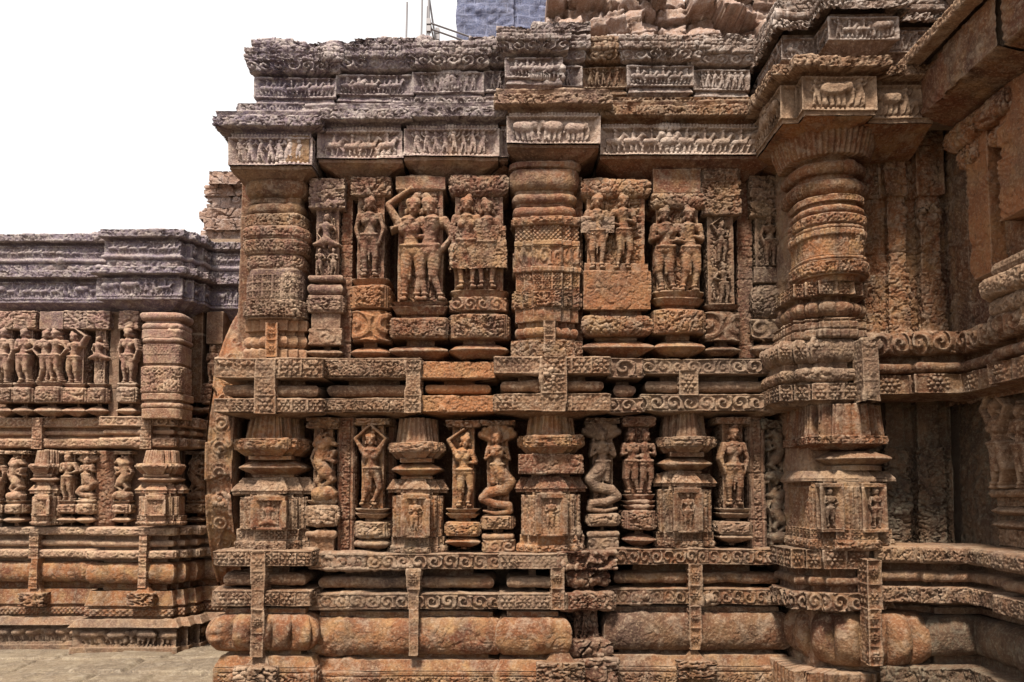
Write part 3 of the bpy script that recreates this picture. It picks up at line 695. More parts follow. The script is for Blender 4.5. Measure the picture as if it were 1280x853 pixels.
slab('upper slab of a couple whose torsos are one flaked, pitted grey block', 563, 634,
     [(218, 246, 'L'), (246, 364, 'P'), (364, 373, 'M'), (373, 389, 'b'), (389, 393, 'N'), (393, 424, 'B'), (424, 429, 'G'), (429, 447, 'D')],
     [('stand', 583, 362, 250, 1), ('stand', 609, 362, 254, -1)], M_warm, Y=5.04, group=G_up)
o = course('torso_block', bpy.data.objects['carved_slab.003'], 566, 632, [(282, 335, -.01, 'f', carve(.008, .03))], 4.99, M_warm, depth=.08, wear=1.8)
slab('upper slab of a couple standing on a smooth blank orange block', 729, 812,
     [(224, 248, 'L'), (248, 338, 'P'), (330, 388, 'S'), (388, 394, 'N'), (394, 420, 'L'), (420, 424, 'G'), (424, 446, 'D')],
     [('stand', 746, 338, 248, 1), ('hold', 778, 338, 246, -1)], M_warm, M_warm, Y=5.02, group=G_up)
course('plain_block', bpy.data.objects['carved_slab.004'], 730, 764, [(272, 292, 0, 'f', carve(.01, .05))], 4.99, M_grey, depth=.06)
course('replacement_block', bpy.data.objects['carved_slab.004'], 731, 812, [(339, 387, 0, 'f', carve(.004, .05))], 5.0, M_new, depth=.1)
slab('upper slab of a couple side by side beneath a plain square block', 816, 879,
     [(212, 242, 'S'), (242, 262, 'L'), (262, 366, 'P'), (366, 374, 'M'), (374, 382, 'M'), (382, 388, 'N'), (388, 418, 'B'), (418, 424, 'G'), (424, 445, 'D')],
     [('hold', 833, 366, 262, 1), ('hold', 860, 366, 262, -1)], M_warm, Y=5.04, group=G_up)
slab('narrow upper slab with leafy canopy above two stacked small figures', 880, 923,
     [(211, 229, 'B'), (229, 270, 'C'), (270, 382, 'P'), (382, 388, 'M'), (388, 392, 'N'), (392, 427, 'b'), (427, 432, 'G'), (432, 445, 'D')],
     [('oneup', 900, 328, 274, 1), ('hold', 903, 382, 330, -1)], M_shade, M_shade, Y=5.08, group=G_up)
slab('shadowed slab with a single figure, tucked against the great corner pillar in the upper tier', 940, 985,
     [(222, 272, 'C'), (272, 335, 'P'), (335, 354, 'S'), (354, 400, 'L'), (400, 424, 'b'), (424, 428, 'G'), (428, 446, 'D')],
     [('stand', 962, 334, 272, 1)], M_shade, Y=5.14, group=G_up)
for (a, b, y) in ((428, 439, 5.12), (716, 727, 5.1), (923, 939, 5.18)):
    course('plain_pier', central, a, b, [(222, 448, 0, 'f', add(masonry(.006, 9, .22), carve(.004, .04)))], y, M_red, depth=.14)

# ------------------------------------------------------------------ lower tier: shrine-like piers
def shrine(label, cx, Y, hw, r, mat, group, pm={}, fig='stand', broken=False):
    """r: rows top, block top, block end, disc, eave top, eave end, plinth top, foot"""
    a, b, c, d, e, f, g, h = r
    mid = [(d-1, c+(e-c)*.1 + 18, hw*1.0, 'l', None, 'disc', 'o')]
    rows = [(a, b, hw*.72, ('s', hw*.62), flute(.028, .014), 'flared_top', 's'), (b, c-7, hw*.96, 'f', framed(carve(.012, .02), .008), 'flared_top', 's'), (c-7, c, hw*.78, ('s', hw*.96), None, 'flared_top', 's'),
            (c, d, hw*.6, 'f', None, 'neck', 'r')]
    if broken: rows += [(d, e-4, hw*.98, 'f', carve(.006, .03), 'square_block', 'r'), (e-4, e, hw*.6, 'f', None, 'square_block', 'r')]
    else: rows += [(d, e-3, hw*.98, 'l', None, 'disc', 'o'), (e-3, e, hw*.6, 'f', None, 'disc', 'o')]
    rows += [(e, f-4, hw*1.13, ('s', hw*.9), carve(.006, .03), 'eave', 's'), (f-4, f, hw*1.13, 'f', None, 'eave', 's'), (f, f+4, hw*.8, 'f', None, 'body', 's'), (f+4, g, hw*.85, 'f', add(flute(.022, .012), carve(.004, .02)), 'body', 's'), (g, (g+h)/2, hw*.97, 'f', rosette(.014), 'plinth', 's'), ((g+h)/2, h, hw*1.0, 'f', framed(carve(.012, .018), .007), 'plinth', 's')]
    t = pillar(label, cx, rows, Y, mat, group, name='shrine_pier', cat='pier', pmats=pm, st=.04)
    nic = course('niche', t, cx-hw*.36, cx+hw*.36, [(f+2, f+8, .02, 'f', None), (f+8, g-2, -.0, 'f', lambda q: np.where(edge(q) < .0, 0, np.where(np.minimum(q['Sl'], q['Ls']-q['Sl']) < .018, .03, -.035)[None, :]*np.ones((len(q['V']), 1)))), (g-2, g, .02, 'f', None)], Y-.03, mat, depth=.1)
    zf, zt = Zp(g-2, Y), Zp(f+6, Y); figure('carved_figure', nic, Xp(cx, Y, g), zf, zt-zf, fig, 1, Y-.0, mat, dep=.025, res=.004)
    return t
gl = 'shrine-shaped piers of the lower tier'
shrine('grey-eaved shrine-shaped pier at the left end, beside the wheel rim', 337, 4.98, 45, (520, 548, 570, 575, 597, 618, 662, 690), M_warm, gl, {'eave': M_grey, 'body': M_grey, 'plinth': M_grey}, 'sit')
shrine('slim shrine-shaped pier with a pointed crest and square niche, between two woman slabs', 520, 5.02, 33, (522, 553, 573, 578, 599, 616, 672, 693), M_warm, gl, {'eave': M_grey}, 'hold')
shrine('shrine-shaped pier with a smooth red block in place of its disc', 689, 4.97, 39, (517, 544, 567, 568, 596, 615, 670, 692), M_warm, gl, {'square_block': M_red, 'eave': M_red}, 'hold', broken=True)
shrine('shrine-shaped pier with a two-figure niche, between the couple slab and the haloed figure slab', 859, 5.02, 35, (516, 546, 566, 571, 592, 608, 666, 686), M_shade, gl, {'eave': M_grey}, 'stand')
LP = lambda a, b: [(a, a+6, 'M'), (a+6, a+12, 'M'), (a+12, a+16, 'N'), (a+16, a+16+(b-a)*.36, 'B'), (a+16+(b-a)*.36, b-16, 'G'), (b-18, b-3, 'D'), (b-3, b, 'G')]
slab('slab with a rearing beast climbing above a crouching elephant, lower tier', 386, 420, [(522, 536, 'C'), (536, 626, 'P'), (626, 632, 'M'), (632, 658, 'B'), (658, 664, 'G'), (664, 673, 'T'), (673, 690, 'S')],
     [('beast', 404, 626, 540, 1)], M_warm, M_grey, Y=5.05, group=G_lo)
slab('slab of a woman with both arms arched above her head', 446, 484, [(524, 532, 'C'), (532, 636, 'P')] + LP(636, 690), [('armsup', 463, 632, 534, 1)], M_warm, Y=5.06, group=G_lo)
slab('slab of a slim woman raising one arm, between the slim pier and the serpent slab', 560, 598, [(526, 534, 'C'), (534, 636, 'P')] + LP(636, 688), [('oneup', 578, 634, 538, 1)], M_warm, Y=5.06, group=G_lo)
slab('slab of a serpent-bodied woman with praying hands and coiled tail', 604, 641, [(526, 532, 'C'), (532, 645, 'P'), (645, 662, 'B'), (662, 667, 'G'), (667, 675, 'T'), (675, 690, 'b')], [('naga', 622, 644, 532, 1)], M_warm, Y=5.06, group=G_lo)
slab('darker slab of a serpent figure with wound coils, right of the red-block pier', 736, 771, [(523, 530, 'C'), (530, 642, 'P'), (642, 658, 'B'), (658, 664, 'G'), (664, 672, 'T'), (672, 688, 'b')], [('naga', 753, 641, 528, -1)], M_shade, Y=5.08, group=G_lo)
slab('slab of a couple under a round arch in the lower tier', 781, 817, [(520, 534, 'L'), (534, 618, 'P'), (618, 626, 'M'), (626, 632, 'M'), (632, 638, 'M'), (638, 662, 'B'), (662, 668, 'G'), (668, 682, 'D'), (682, 686, 'G')],
     [('hold', 791, 617, 540, 1), ('hold', 806, 617, 540, -1)], M_red, Y=5.06, group=G_lo)
slab('slab of a single figure standing before an oval halo, lower tier', 899, 935, [(522, 530, 'C'), (530, 636, 'P')] + LP(636, 682), [('stand', 917, 632, 536, 1)], M_shade, Y=5.06, group=G_lo)
slab('dark worn slab with blurred beasts, tucked beside the great corner pillar, lower tier', 956, 988, [(526, 536, 'C'), (536, 684, 'P')], [('beast', 972, 604, 532, -1), ('beast', 972, 680, 606, 1)], M_dark, Y=5.12, group=G_lo)
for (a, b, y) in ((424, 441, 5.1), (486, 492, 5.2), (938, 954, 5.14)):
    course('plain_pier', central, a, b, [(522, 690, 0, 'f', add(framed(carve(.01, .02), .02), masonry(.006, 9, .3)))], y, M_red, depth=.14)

# ================================================================== WHEEL seen edge on at the left end
def wheel():
    xo, xi = Xp(257, 5.1, 575), Xp(291, 5.1, 575); Rw = 1.3; Yc = 5.1 + Rw; zc = Zp(575, 5.1)
    t = thing('wheel_sculpture', 'great carved stone wheel seen edge-on against the left end of the central wall', 'wheel', (xo, Yc, 0))
    a = np.arange(0, 2*math.pi + .006, .006); wv = np.arange(0, xi-xo+.004, .006)
    # tread cross-section: flat with raised rims, rosettes between; rows run round the wheel
    A, Wd = np.meshgrid(a, wv, indexing='ij'); wid = xi-xo
    e = np.minimum(Wd, wid-Wd); s = A*Rw; x = (s/.16 - np.floor(s/.16) - .5)*.16; r = np.sqrt(x*x + (Wd-wid/2)**2)
    h = np.where(e < .018, .02, .014*sst(0, .5, np.sin(r*190+1))*(r < .065)) - .03*(noise3(A*7, Wd*8, A*0) > .42)
    P = np.stack([xo + Wd, Yc - (Rw+h)*np.cos(A), zc + (Rw+h)*np.sin(A)], -1)
    tr = weather(P, 1.2); Vs = [tr.reshape(-1, 3)]; Fs = [grid_faces(*A.shape)]
    # inner and outer flanks of the rim
    n = 180; k = 0
    for xs in (xo, xi):
        aa = np.linspace(0, 2*math.pi, n); rr = np.array([Rw+.01, Rw-.03, Rw-.2, Rw-.22]); off = np.array([0, -.012, -.012, .03])*(1 if xs == xo else -1)
        AA, RR = np.meshgrid(aa, rr, indexing='ij'); Q = np.stack([xs + 0*AA + off[None, :], Yc - RR*np.cos(AA), zc + RR*np.sin(AA)], -1)
        Fs.append(grid_faces(*AA.shape) + sum(len(v) for v in Vs)); Vs.append(Q.reshape(-1, 3))
    mesh_obj('rim', np.concatenate(Vs), np.concatenate(Fs), M_warm, t)
    def turned(name, prof, segs=40):                   # lathe about the wheel's axle: (x outwards, radius)
        aa = np.linspace(0, 2*math.pi, segs); pr = np.array(prof)
        AA = aa[:, None]; P = np.stack([xo - pr[None, :, 0] + 0*AA, Yc + pr[None, :, 1]*np.cos(AA), zc + pr[None, :, 1]*np.sin(AA)], -1)
        return mesh_obj(name, weather(P, .6), grid_faces(*P.shape[:2]), M_grey, t)
    turned('hub', [(-.1, .3), (.02, .3), (.06, .27), (.08, .2), (.2, .19), (.22, .22), (.28, .22), (.3, .17), (.44, .13), (.46, .0)])
    for i in range(8):                                  # broad spokes swelling in the middle
        an = i*math.pi/4 + .2; ca, sa = math.cos(an), math.sin(an); V = []
        rad = [.25, .4, .6, .72, .84, 1.0, 1.15]; hw = [.05, .05, .08, .13, .08, .05, .05]
        for q, wq in zip(rad, hw):
            for (u, o) in ((-wq, .02), (-wq*.5, -.03), (wq*.5, -.03), (wq, .02), (wq, .1), (-wq, .1)):
                V.append((xo + o, Yc + q*ca - u*sa, zc + q*sa + u*ca))
        Fc = [(j*6+k, j*6+(k+1) % 6, (j+1)*6+(k+1) % 6, (j+1)*6+k) for j in range(6) for k in range(6)]
        mesh_obj('spoke', V, Fc, M_warm, t)
    return t
wheel()

# ================================================================== LEFT WALL, farther back
DU[0] = .0095
YL, YP = 8.75, 8.58
leftw = thing('temple_wall', 'distant pinkish carved wall on the left, behind and lower than the central wall', 'wall', (-5, 9, 0))
xl0 = Xp(-90, YL, 480); xa, xb = Xp(148, YL, 480), Xp(223, YP, 480)
def lpath(o=0.0, oP=None):
    oP = o if oP is None else oP
    return [(xl0, YL), (xa, YL), (xa, YP), (xb-.06, YP), (xb-.06, YP+.1), (xb+.02, YP+.1), (xb+.02, YP+.24), (xb+.09, YP+.24), (xb+.09, YP+.46), (xb+1.6, YP+.46)]
def L(name, rows, mat, parent=leftw, **k):
    rr = [(Zp(b, YL) if b < 804 else 0.0, Zp(a, YL), o, s, d) for (a, b, o, s, d) in reversed(rows)]
    return sweep(name, lpath(), rr, mat, parent, DU[0], **k)
L('parapet', [(297, 306, .1, 'f', carve(.015, .05)), (306, 311, .04, 'c', None), (311, 327, .06, 'f', procession('rider', .03)), (327, 332, .1, 't', None), (332, 345, .05, 'f', framed(carve(.014, .04), .02))], M_top, top=.5, wear=1.8)
L('cornice', [(344, 352, .16, 'f', carve(.012, .05)), (352, 357, .08, 'c', None), (357, 378, .1, 'f', procession('mixed', .045)), (378, 382, .12, 'f', None), (382, 392, -.08, ('s', .1), None)], M_top, top=.3, wear=1.5)
L('back_wall', [(384, 526, -.16, 'f', masonry(.008, .5, .25))], M_red); L('back_wall', [(558, 662, -.16, 'f', masonry(.008, .5, .25))], M_red)
L('ledge', [(523, 535, .06, 'f', framed(scroll(.014, .12), .012)), (535, 539, -.03, 'f', None), (539, 545, .04, 't', None), (545, 549, -.03, 'f', None), (549, 560, .06, 'f', framed(carve(.012, .03), .012)), (560, 563, -.12, ('s', .04), None)], M_left, top=.3)
L('base_moulding', [(658, 668, .12, 'f', framed(carve(.012, .03), .012)), (668, 674, .0, 'f', None), (674, 682, .1, 't', None), (682, 686, .0, 'f', None), (686, 696, .12, 'f', framed(carve(.012, .03), .012)), (696, 701, .0, 'f', None)], M_left, top=.3)
L('base_cushion', [(701, 727, .12, 'k', carve(.004, .1)), (727, 735, .0, 'f', None)], M_warm)
L('plinth', [(735, 753, .13, ('s', .09), None), (753, 757, .1, 'f', None), (757, 765, .12, 'f', lattice(.012, .05)), (765, 770, .1, 'f', None)], M_warm)
L('elephant_frieze', [(768, 777, .24, ('s', .18), None), (777, 801, .13, 'f', procession('elephant', .12)), (801, 806, .22, 'f', None)], M_shade, top=.1)
box('wall_core', leftw, xl0-4, xb-.1, YL+.22, 13, 0, Zp(300, YL), M_shade)
box('wall_core', leftw, xb-.3, XL+.3, 9.4, 13, 0, Zp(302, 9.5), M_shade)
def vb(x0, x1, r0, r1, Yf, mat): strip(x0, x1, r0, r1, Yf, mat, parent=leftw)
vb(42, 52, 523, 561, 8.66, M_left); vb(178, 188, 523, 561, 8.49, M_left); vb(38, 47, 668, 698, 8.6, M_left); vb(39, 46, 698, 736, 8.56, M_warm); vb(175, 182, 668, 735, 8.42, M_left)
bud(42, 733, 757, 9, 8.56, M_warm, leftw); bud(178, 733, 757, 9, 8.4, M_warm, leftw)
LS = [(390, 412, 'C'), (412, 480, 'P'), (480, 485, 'M'), (485, 504, 'B'), (504, 508, 'G'), (508, 520, 'D'), (520, 523, 'G')]
GL_ = 'figure slabs of the far left wall'
for lab, a, b, fg, m_ in [
    ('far left wall, upper slab cut by the picture edge', -8, 17, [('stand', 5, 480, 412, 1)], M_left),
    ('far left wall, slim slab of one figure just left of the wide embracing couple slab', 20, 43, [('hold', 32, 480, 412, 1)], M_left),
    ('far left wall, narrow slab with crossed leaf carving just right of the wide couple slab', 82, 108, [('oneup', 95, 480, 412, -1)], M_left),
    ('far left wall, narrow slab with a seated figure above an orange block', 112, 135, [('sit', 123, 452, 420, 1)], M_left),
    ('far left wall, pale blocky slab tight against the left side of its pillar', 151, 171, [('stand', 161, 480, 412, 1)], M_left)]:
    slab(lab, a, b, LS, fg, m_, Y=8.62, depth=.3, group=GL_, sc=1.3)
slab('far left wall, widest slab with an embracing couple in deep relief', 47, 79, [(390, 412, 'S'), (412, 478, 'P'), (478, 484, 'M'), (484, 504, 'B'), (504, 508, 'G'), (508, 520, 'D'), (520, 523, 'G')],
     [('reach', 56, 478, 414, 1), ('reach', 71, 478, 414, -1)], M_left, Y=8.58, depth=.3, group=GL_, sc=1.4)
course('plain_pier', leftw, 137, 149, [(390, 523, 0, 'f', masonry(.01, 9, .4))], 8.68, M_red, depth=.3)
slab('tall plain tapering slab right of the far left pillar, in the recess', 233, 254, [(390, 418, 'S'), (418, 503, 'S'), (503, 508, 'G'), (508, 518, 'D'), (518, 524, 'G')], [], M_shade, Y=8.92, depth=.3, group=GL_, sc=1.3)
slab('reddish block slab in the recess beside the wheel', 256, 279, [(390, 430, 'S'), (430, 480, 'P'), (480, 506, 'B'), (506, 518, 'D'), (518, 524, 'G')], [('hold', 267, 480, 434, 1)], M_red, Y=8.92, depth=.3, group=GL_, sc=1.2)
pillar('tall banded pillar of the far left wall with three rolls at its head', 200, [
    (390, 400, 28, 't', None, 'capital', 'o'), (400, 403, 22, 'f', None, 'capital', 'o'), (403, 412, 26, 't', None, 'capital', 'o'), (412, 422, 26, 'f', None, 'capital', 'o'),
    (422, 428, 26, 't', None, 'shaft', 'o'), (428, 431, 22, 'f', None, 'shaft', 'o'), (431, 454, 24, 'f', rosette(.014, .1), 'shaft', 'o'), (454, 457, 22, 'f', None, 'shaft', 'o'), (457, 492, 23, 'f', framed(carve(.016, .03), .01), 'shaft', 'o'),
    (492, 500, 27, 'f', None, 'base', 'o'), (500, 503, 23, 'f', None, 'base', 'o'), (503, 511, 27, 't', None, 'base', 'o'), (511, 523, 26, 'f', None, 'base', 'o')], 8.38, M_left, depth=.3, st=.035)
def shr2(label, cx, hw, Y):
    shrine(label, cx, Y, hw, (563, 580, 593, 596, 606, 617, 645, 657), M_left, 'shrine-shaped piers of the far left wall', {'eave': M_left}, 'stand')
shr2('slim shrine-shaped pier of the far left wall, left of the pair of woman slabs', 53, 19, 8.56); shr2('broad shrine-shaped pier of the far left wall under its tall pillar', 195, 27, 8.36)
LL = [(564, 568, 'C'), (568, 626, 'P'), (626, 630, 'M'), (630, 642, 'B'), (642, 646, 'G'), (646, 654, 'D'), (654, 658, 'G')]
for lab, a, b, fg in [
    ('far left wall, lowest-tier slab at the picture edge', -12, 3, [('stand', -4, 626, 572, 1)]),
    ('far left wall, lower slab with a rearing beast at the left of the slim pier', 9, 30, [('beast', 19, 626, 570, 1)]),
    ('far left wall, lower slab of a woman standing beside the slim pier', 76, 96, [('hold', 86, 626, 568, 1)]),
    ('far left wall, lower slab of a serpent figure beside the plain strip', 98, 118, [('naga', 108, 626, 568, 1)]),
    ('far left wall, lower slab with a rearing beast touching the broad pier', 145, 163, [('beast', 154, 626, 568, -1)])]:
    slab(lab, a, b, LL, fg, M_left, Y=8.62, depth=.3, group='lower slabs of the far left wall', sc=1.2)
course('plain_pier', leftw, 120, 143, [(564, 658, 0, 'f', framed(carve(.01, .04), .02))], 8.68, M_red, depth=.3)
slab('lower beast slab in the recess right of the broad pier', 234, 255, LL, [('beast', 244, 626, 570, 1)], M_shade, Y=8.92, depth=.3, group='lower slabs of the far left wall', sc=1.2)

# ================================================================== GREAT CORNER PILLAR
DU[0] = .0056
YC = 4.55
lob = lobes(.035, .1)
t = pillar('great projecting corner pillar with ribbed capital, right of the central wall', 1045, [
    (153, 162, 56, 'f', None, 'capital', 'c', 1032), (162, 192, 47, ('s', 57), flute(.035, .02), 'capital', 'c', 1032), (192, 198, 36, 'f', None, 'capital', 'c', 1032),
    (198, 214, 46, 't', None, 'capital', 'c', 1032), (214, 220, 36, 'f', None, 'capital', 'c', 1032), (220, 240, 46, 't', rosette(.01, .06), 'capital', 'c', 1032), (240, 246, 35, 'f', None, 'capital', 'c', 1032),
    (246, 254, 40, 'f', rosette(.01), 'shaft', 'c', 1036), (254, 258, 36, 'f', None, 'shaft', 'c', 1036), (258, 268, 41, 't', None, 'shaft', 'c', 1036), (268, 282, 38, 'f', framed(carve(.01, .016), .006), 'shaft', 'c', 1036), (282, 288, 41, 't', None, 'shaft', 'c', 1036), (288, 296, 39, 'f', blocks(.012, .03, .05), 'shaft', 'c', 1040), (296, 320, 38, 'f', rosette(.014, .08), 'shaft', 'c', 1040), (320, 325, 40, 't', None, 'shaft', 'c', 1040), (325, 345, 38, 'f', framed(carve(.014, .018), .01), 'shaft', 'c', 1040), (345, 352, 35, 'f', None, 'shaft', 'c', 1040),
    (352, 368, 46, 'f', rosette(.014), 'base', 's', 1046), (368, 374, 36, 'f', None, 'base', 's', 1046), (374, 394, 46, 't', lobes(.02, .09), 'base', 's', 1046), (394, 398, 37, 'f', None, 'base', 's', 1046), (398, 422, 47, 'f', blocks(.014, .045, .05), 'base', 's', 1046),
    (422, 452, 62, 'k', rosette(.016, .1), 'ledge', 's', 1043), (452, 460, 54, 'f', None, 'ledge', 's', 1043), (460, 476, 59, 't', carve(.008, .03), 'ledge', 's', 1043), (476, 480, 54, 'f', None, 'ledge', 's', 1043), (480, 500, 61, 'f', rosette(.018), 'ledge', 's', 1043), (500, 505, 52, ('s', 60), None, 'ledge', 's', 1043),
    (505, 545, 46, ('s', 43), flute(.05, .02), 'flared_top', 's', 1064), (545, 555, 48, 'f', carve(.01, .02), 'flared_top', 's', 1064), (555, 562, 34, ('s', 48), None, 'flared_top', 's', 1064),
    (564, 582, 46, 'l', lobes(.015, .1), 'disc', 'c', 1064), (582, 588, 34, 'f', None, 'disc', 'c', 1064),
    (588, 598, 60, ('s', 52), None, 'eave', 's', 1069), (598, 602, 60, 'f', None, 'eave', 's', 1069), (602, 608, 46, 'f', None, 'body', 's', 1068), (608, 662, 44, 'f', add(flute(.024, .012), carve(.003, .02)), 'body', 's', 1068), (662, 674, 49, 'f', rosette(.014), 'body', 's', 1068), (674, 688, 51, 'f', framed(carve(.012, .018), .008), 'body', 's', 1068),
    (688, 712, 60, 'f', rosette(.016), 'base_moulding', 's', 1058), (712, 722, 50, 'f', None, 'base_moulding', 's', 1058), (722, 734, 58, 't', None, 'base_moulding', 's', 1058), (734, 742, 50, 'f', None, 'base_moulding', 's', 1058), (742, 764, 61, 'f', scroll(.012, .08), 'base_moulding', 's', 1058), (764, 768, 50, 'f', None, 'base_moulding', 's', 1058),
    (766, 838, 82, 'k', lobes(.1, .15), 'pot', 'c', 1076), (836, 842, 60, 'f', None, 'pot', 'c', 1076),
    (842, 900, 66, 'f', flute(.06, .02), 'plinth', 's', 1066), (900, 975, 74, 'f', rosette(.02, .15), 'plinth', 's', 1066), (975, 1035, 80, 'f', carve(.02, .03), 'plinth', 's', 1066)],
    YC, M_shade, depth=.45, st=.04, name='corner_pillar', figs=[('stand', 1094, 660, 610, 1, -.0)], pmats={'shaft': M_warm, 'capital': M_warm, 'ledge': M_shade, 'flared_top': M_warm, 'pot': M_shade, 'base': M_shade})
figure('carved_figure', t, Xp(1037, YC, 640), Zp(660, YC), Zp(610, YC)-Zp(660, YC), 'hold', 1, YC+.0, M_shade, dep=.02)
for nx0, nx1 in ((1029, 1049), (1081, 1103)):
    course('niche', t, nx0, nx1, [(604, 609, .02, 'f', None), (609, 661, .0, 'f', lambda q: np.where(np.minimum(q['Sl'], q['Ls']-q['Sl']) < .015, .02, -.03)[None, :]*np.ones((len(q['V']), 1))), (661, 665, .02, 'f', None)], YC-.02, M_shade, depth=.06)
strip(1079, 1098, 424, 502, YC-.1, M_shade, parent=t); strip(1086, 1099, 700, 762, YC-.1, M_shade, parent=t); strip(1088, 1099, 762, 832, YC-.13, M_shade, parent=t)
xs0, xs1 = Xp(982, 4.98, 400), Xp(1070, 4.7, 400)
sweep('pillar_backing', [(xs0, 6), (xs0, 4.98), (xs0+.02, 4.72), (xs1, 4.72), (xs1, 5.4)], [(0, Zp(420, 4.7), 0, 'f', add(hatch(.004, .04), masonry(.008, 9, .28))), (Zp(420, 4.7), Zp(150, 4.7), 0, 'f', add(hatch(.004, .04), masonry(.008, 9, .3)))], M_warm, t, .01)['label'] = 'plain orange side of the corner pillar'

# ================================================================== CORNER CORNICE + RECESS + RETURN WALL (right)
YR = 4.86
right = thing('temple_wall', 'shadowed recessed corner wall and the return wall coming forward at the right edge', 'wall', (2.2, 5, 0))
def rc(name, x0, x1, rows, Yf, mat, **k): return course(name, right, x0, x1, rows, Yf, mat, **k)
# corner pillar cornice
a, b = Xp(986, 4.4, 120), Xp(1090, 4.4, 120)
pth = [(a, 5.2), (a, 4.5), (a+.09, 4.5), (a+.09, 4.4), (b, 4.4), (b, 4.5), (2.45, 4.5)]
sweep('corner_cornice', pth, bands([(74, 79, .05, ('s', .02), None), (79, 92, .06, 'f', carve(.012, .025)), (92, 98, .0, 'c', None)], 4.4), M_grey, right, DU[0], 1.8, top=.25)
sweep('corner_frieze', pth, bands([(98, 140, .0, 'f', procession('mixed', .035)), (140, 145, .01, 'f', None)], 4.4), M_grey, right, DU[0])
sweep('corner_soffit', pth, bands([(145, 166, -.26, ('s', .0), None)], 4.4), M_warm, right, DU[0], bot=.1)
a2 = Xp(990, 4.6, 50); b2 = Xp(1138, 4.5, 50)
for nm, rows, mt, yy in (('upper_frieze', [(20, 26, .0, 'c', None), (26, 54, .0, 'f', procession('mixed', .03)), (54, 66, -.1, ('s', .0), None), (66, 80, -.1, 'f', None)], M_top, 4.48),
                     ('upper_cornice', [(-30, -6, .0, 'f', carve(.012, .04)), (-6, 4, .05, 'f', blocks(.01, .06, .04)), (4, 10, -.02, 'c', None), (10, 20, .05, 'f', scroll(.012, .07))], M_top, 4.48)):
    pt = [(a2-.02, 5.6), (a2-.02, 4.7), (a2+.18, 4.7), (a2+.18, yy), (b2-.1, yy), (b2-.1, yy+.14), (b2+.6, yy+.14)]
    sweep(nm, pt, bands(rows, 4.5), mt, right, DU[0], 1.3, top=.6 if nm == 'upper_cornice' else .0)
box('wall_core', right, a2+.1, 3.6, 4.78, 7, Zp(160, YR), Zp(-25, 4.5), M_shade)
# recessed wall with flat worn strips
xr0, xr1 = Xp(1083, YR, 400), 2.72
p = [(xr0, 5.2)]; x = xr0; lev = [0, .05, 0, .07, .02, .06, 0]; wd = [.13, .1, .09, .12, .1, .1, .3]
for lv, w_ in zip(lev, wd):
    p += [(x, YR - lv), (min(x+w_, xr1), YR - lv)]; x = min(x+w_, xr1)
p = [q for i, q in enumerate(p) if i == 0 or abs(q[0]-p[i-1][0])+abs(q[1]-p[i-1][1]) > 1e-4]
sweep('strip_wall', p, bands([(150, 250, 0, 'f', rim(carve(.01, .05))), (250, 345, -.01, 'f', add(carve(.006, .04), masonry(.01, 9, .45))), (345, 425, .0, 'f', carve(.008, .03))], YR), M_warm, right, DU[0], 1.5)
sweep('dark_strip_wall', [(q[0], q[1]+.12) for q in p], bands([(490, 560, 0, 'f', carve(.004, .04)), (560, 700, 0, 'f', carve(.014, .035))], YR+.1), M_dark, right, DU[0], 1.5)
# mouldings that run across the recess and turn along the return wall
turn = lambda o: [(Xp(1098, 4.62, 460), 4.62 - o), (2.62, 4.62 - o), (2.62-o*0, 1.6)]
XRT = 2.6
def tpath(y0, x1=XRT): return [(Xp(1085, y0, 460), y0), (x1-.3, y0), (x1-.3, y0-.05), (x1-.04, y0-.05), (x1-.04, y0-.42), (x1-.1, y0-.42), (x1-.1, 1.2)]
sweep('ledge', tpath(4.55), bands([(415, 444, .0, 'k', scroll(.01, .13)), (444, 453, -.09, 'f', None), (453, 466, -.01, 't', None), (466, 470, -.09, 'f', None), (470, 493, 0, 'f', rosette(.014, .2)), (493, 498, -.15, ('s', 0), None)], 4.55), M_shade, right, DU[0], top=.3, bot=.05)
sweep('base_moulding', tpath(4.55), bands([(683, 704, .0, 'f', framed(carve(.014, .025), .012)), (704, 714, -.1, 'f', None), (714, 727, -.01, 't', None), (727, 733, -.1, 'f', None), (733, 752, .0, 'f', carve(.012, .03)), (752, 762, -.18, ('s', 0), None), (762, 770, -.12, 'f', None)], 4.55), M_shade, right, DU[0], top=.3)
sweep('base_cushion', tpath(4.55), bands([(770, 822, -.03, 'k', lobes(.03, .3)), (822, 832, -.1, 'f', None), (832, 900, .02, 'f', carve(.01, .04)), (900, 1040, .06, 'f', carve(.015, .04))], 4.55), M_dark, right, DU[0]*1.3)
# return wall: faces left, runs towards the viewer
FR = ((0, 0), (0, -1), (-1, 0))
def Xret(px, X): # distance towards viewer (local x = -Y) of a point of plane X seen at column px
    return -X*F/(px-640)
def rblock(name, px0, px1, X, z0, z1, mat, det=None, depth=.2, wear=1.):
    a_, b_ = Xret(px0, X), Xret(px1, X)
    path = fpath([(a_, -X+0), (b_, -X+0)], FR) ; d_ = depth
    path = [(X+d_, -a_), (X, -a_), (X, -b_), (X+d_, -b_)]
    return sweep(name, path, [(z0, z1, 0, 'f', det)], mat, right, DU[0]*1.2, wear, top=.1, bot=.1)
zt, zs = Zp(75, 4.5), Zp(150, 4.5)
XW = 2.7
sweep('return_back_wall', [(XW, 4.9), (XW, 1.2)], [(Zp(500, 4.5), zt, 0, 'f', carve(.01, .05))], M_shade, right, .009)
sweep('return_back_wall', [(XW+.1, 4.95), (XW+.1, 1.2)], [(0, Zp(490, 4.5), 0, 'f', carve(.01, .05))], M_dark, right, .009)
zc0, zc1 = Zp(148, 4.5), Zp(93, 4.5)
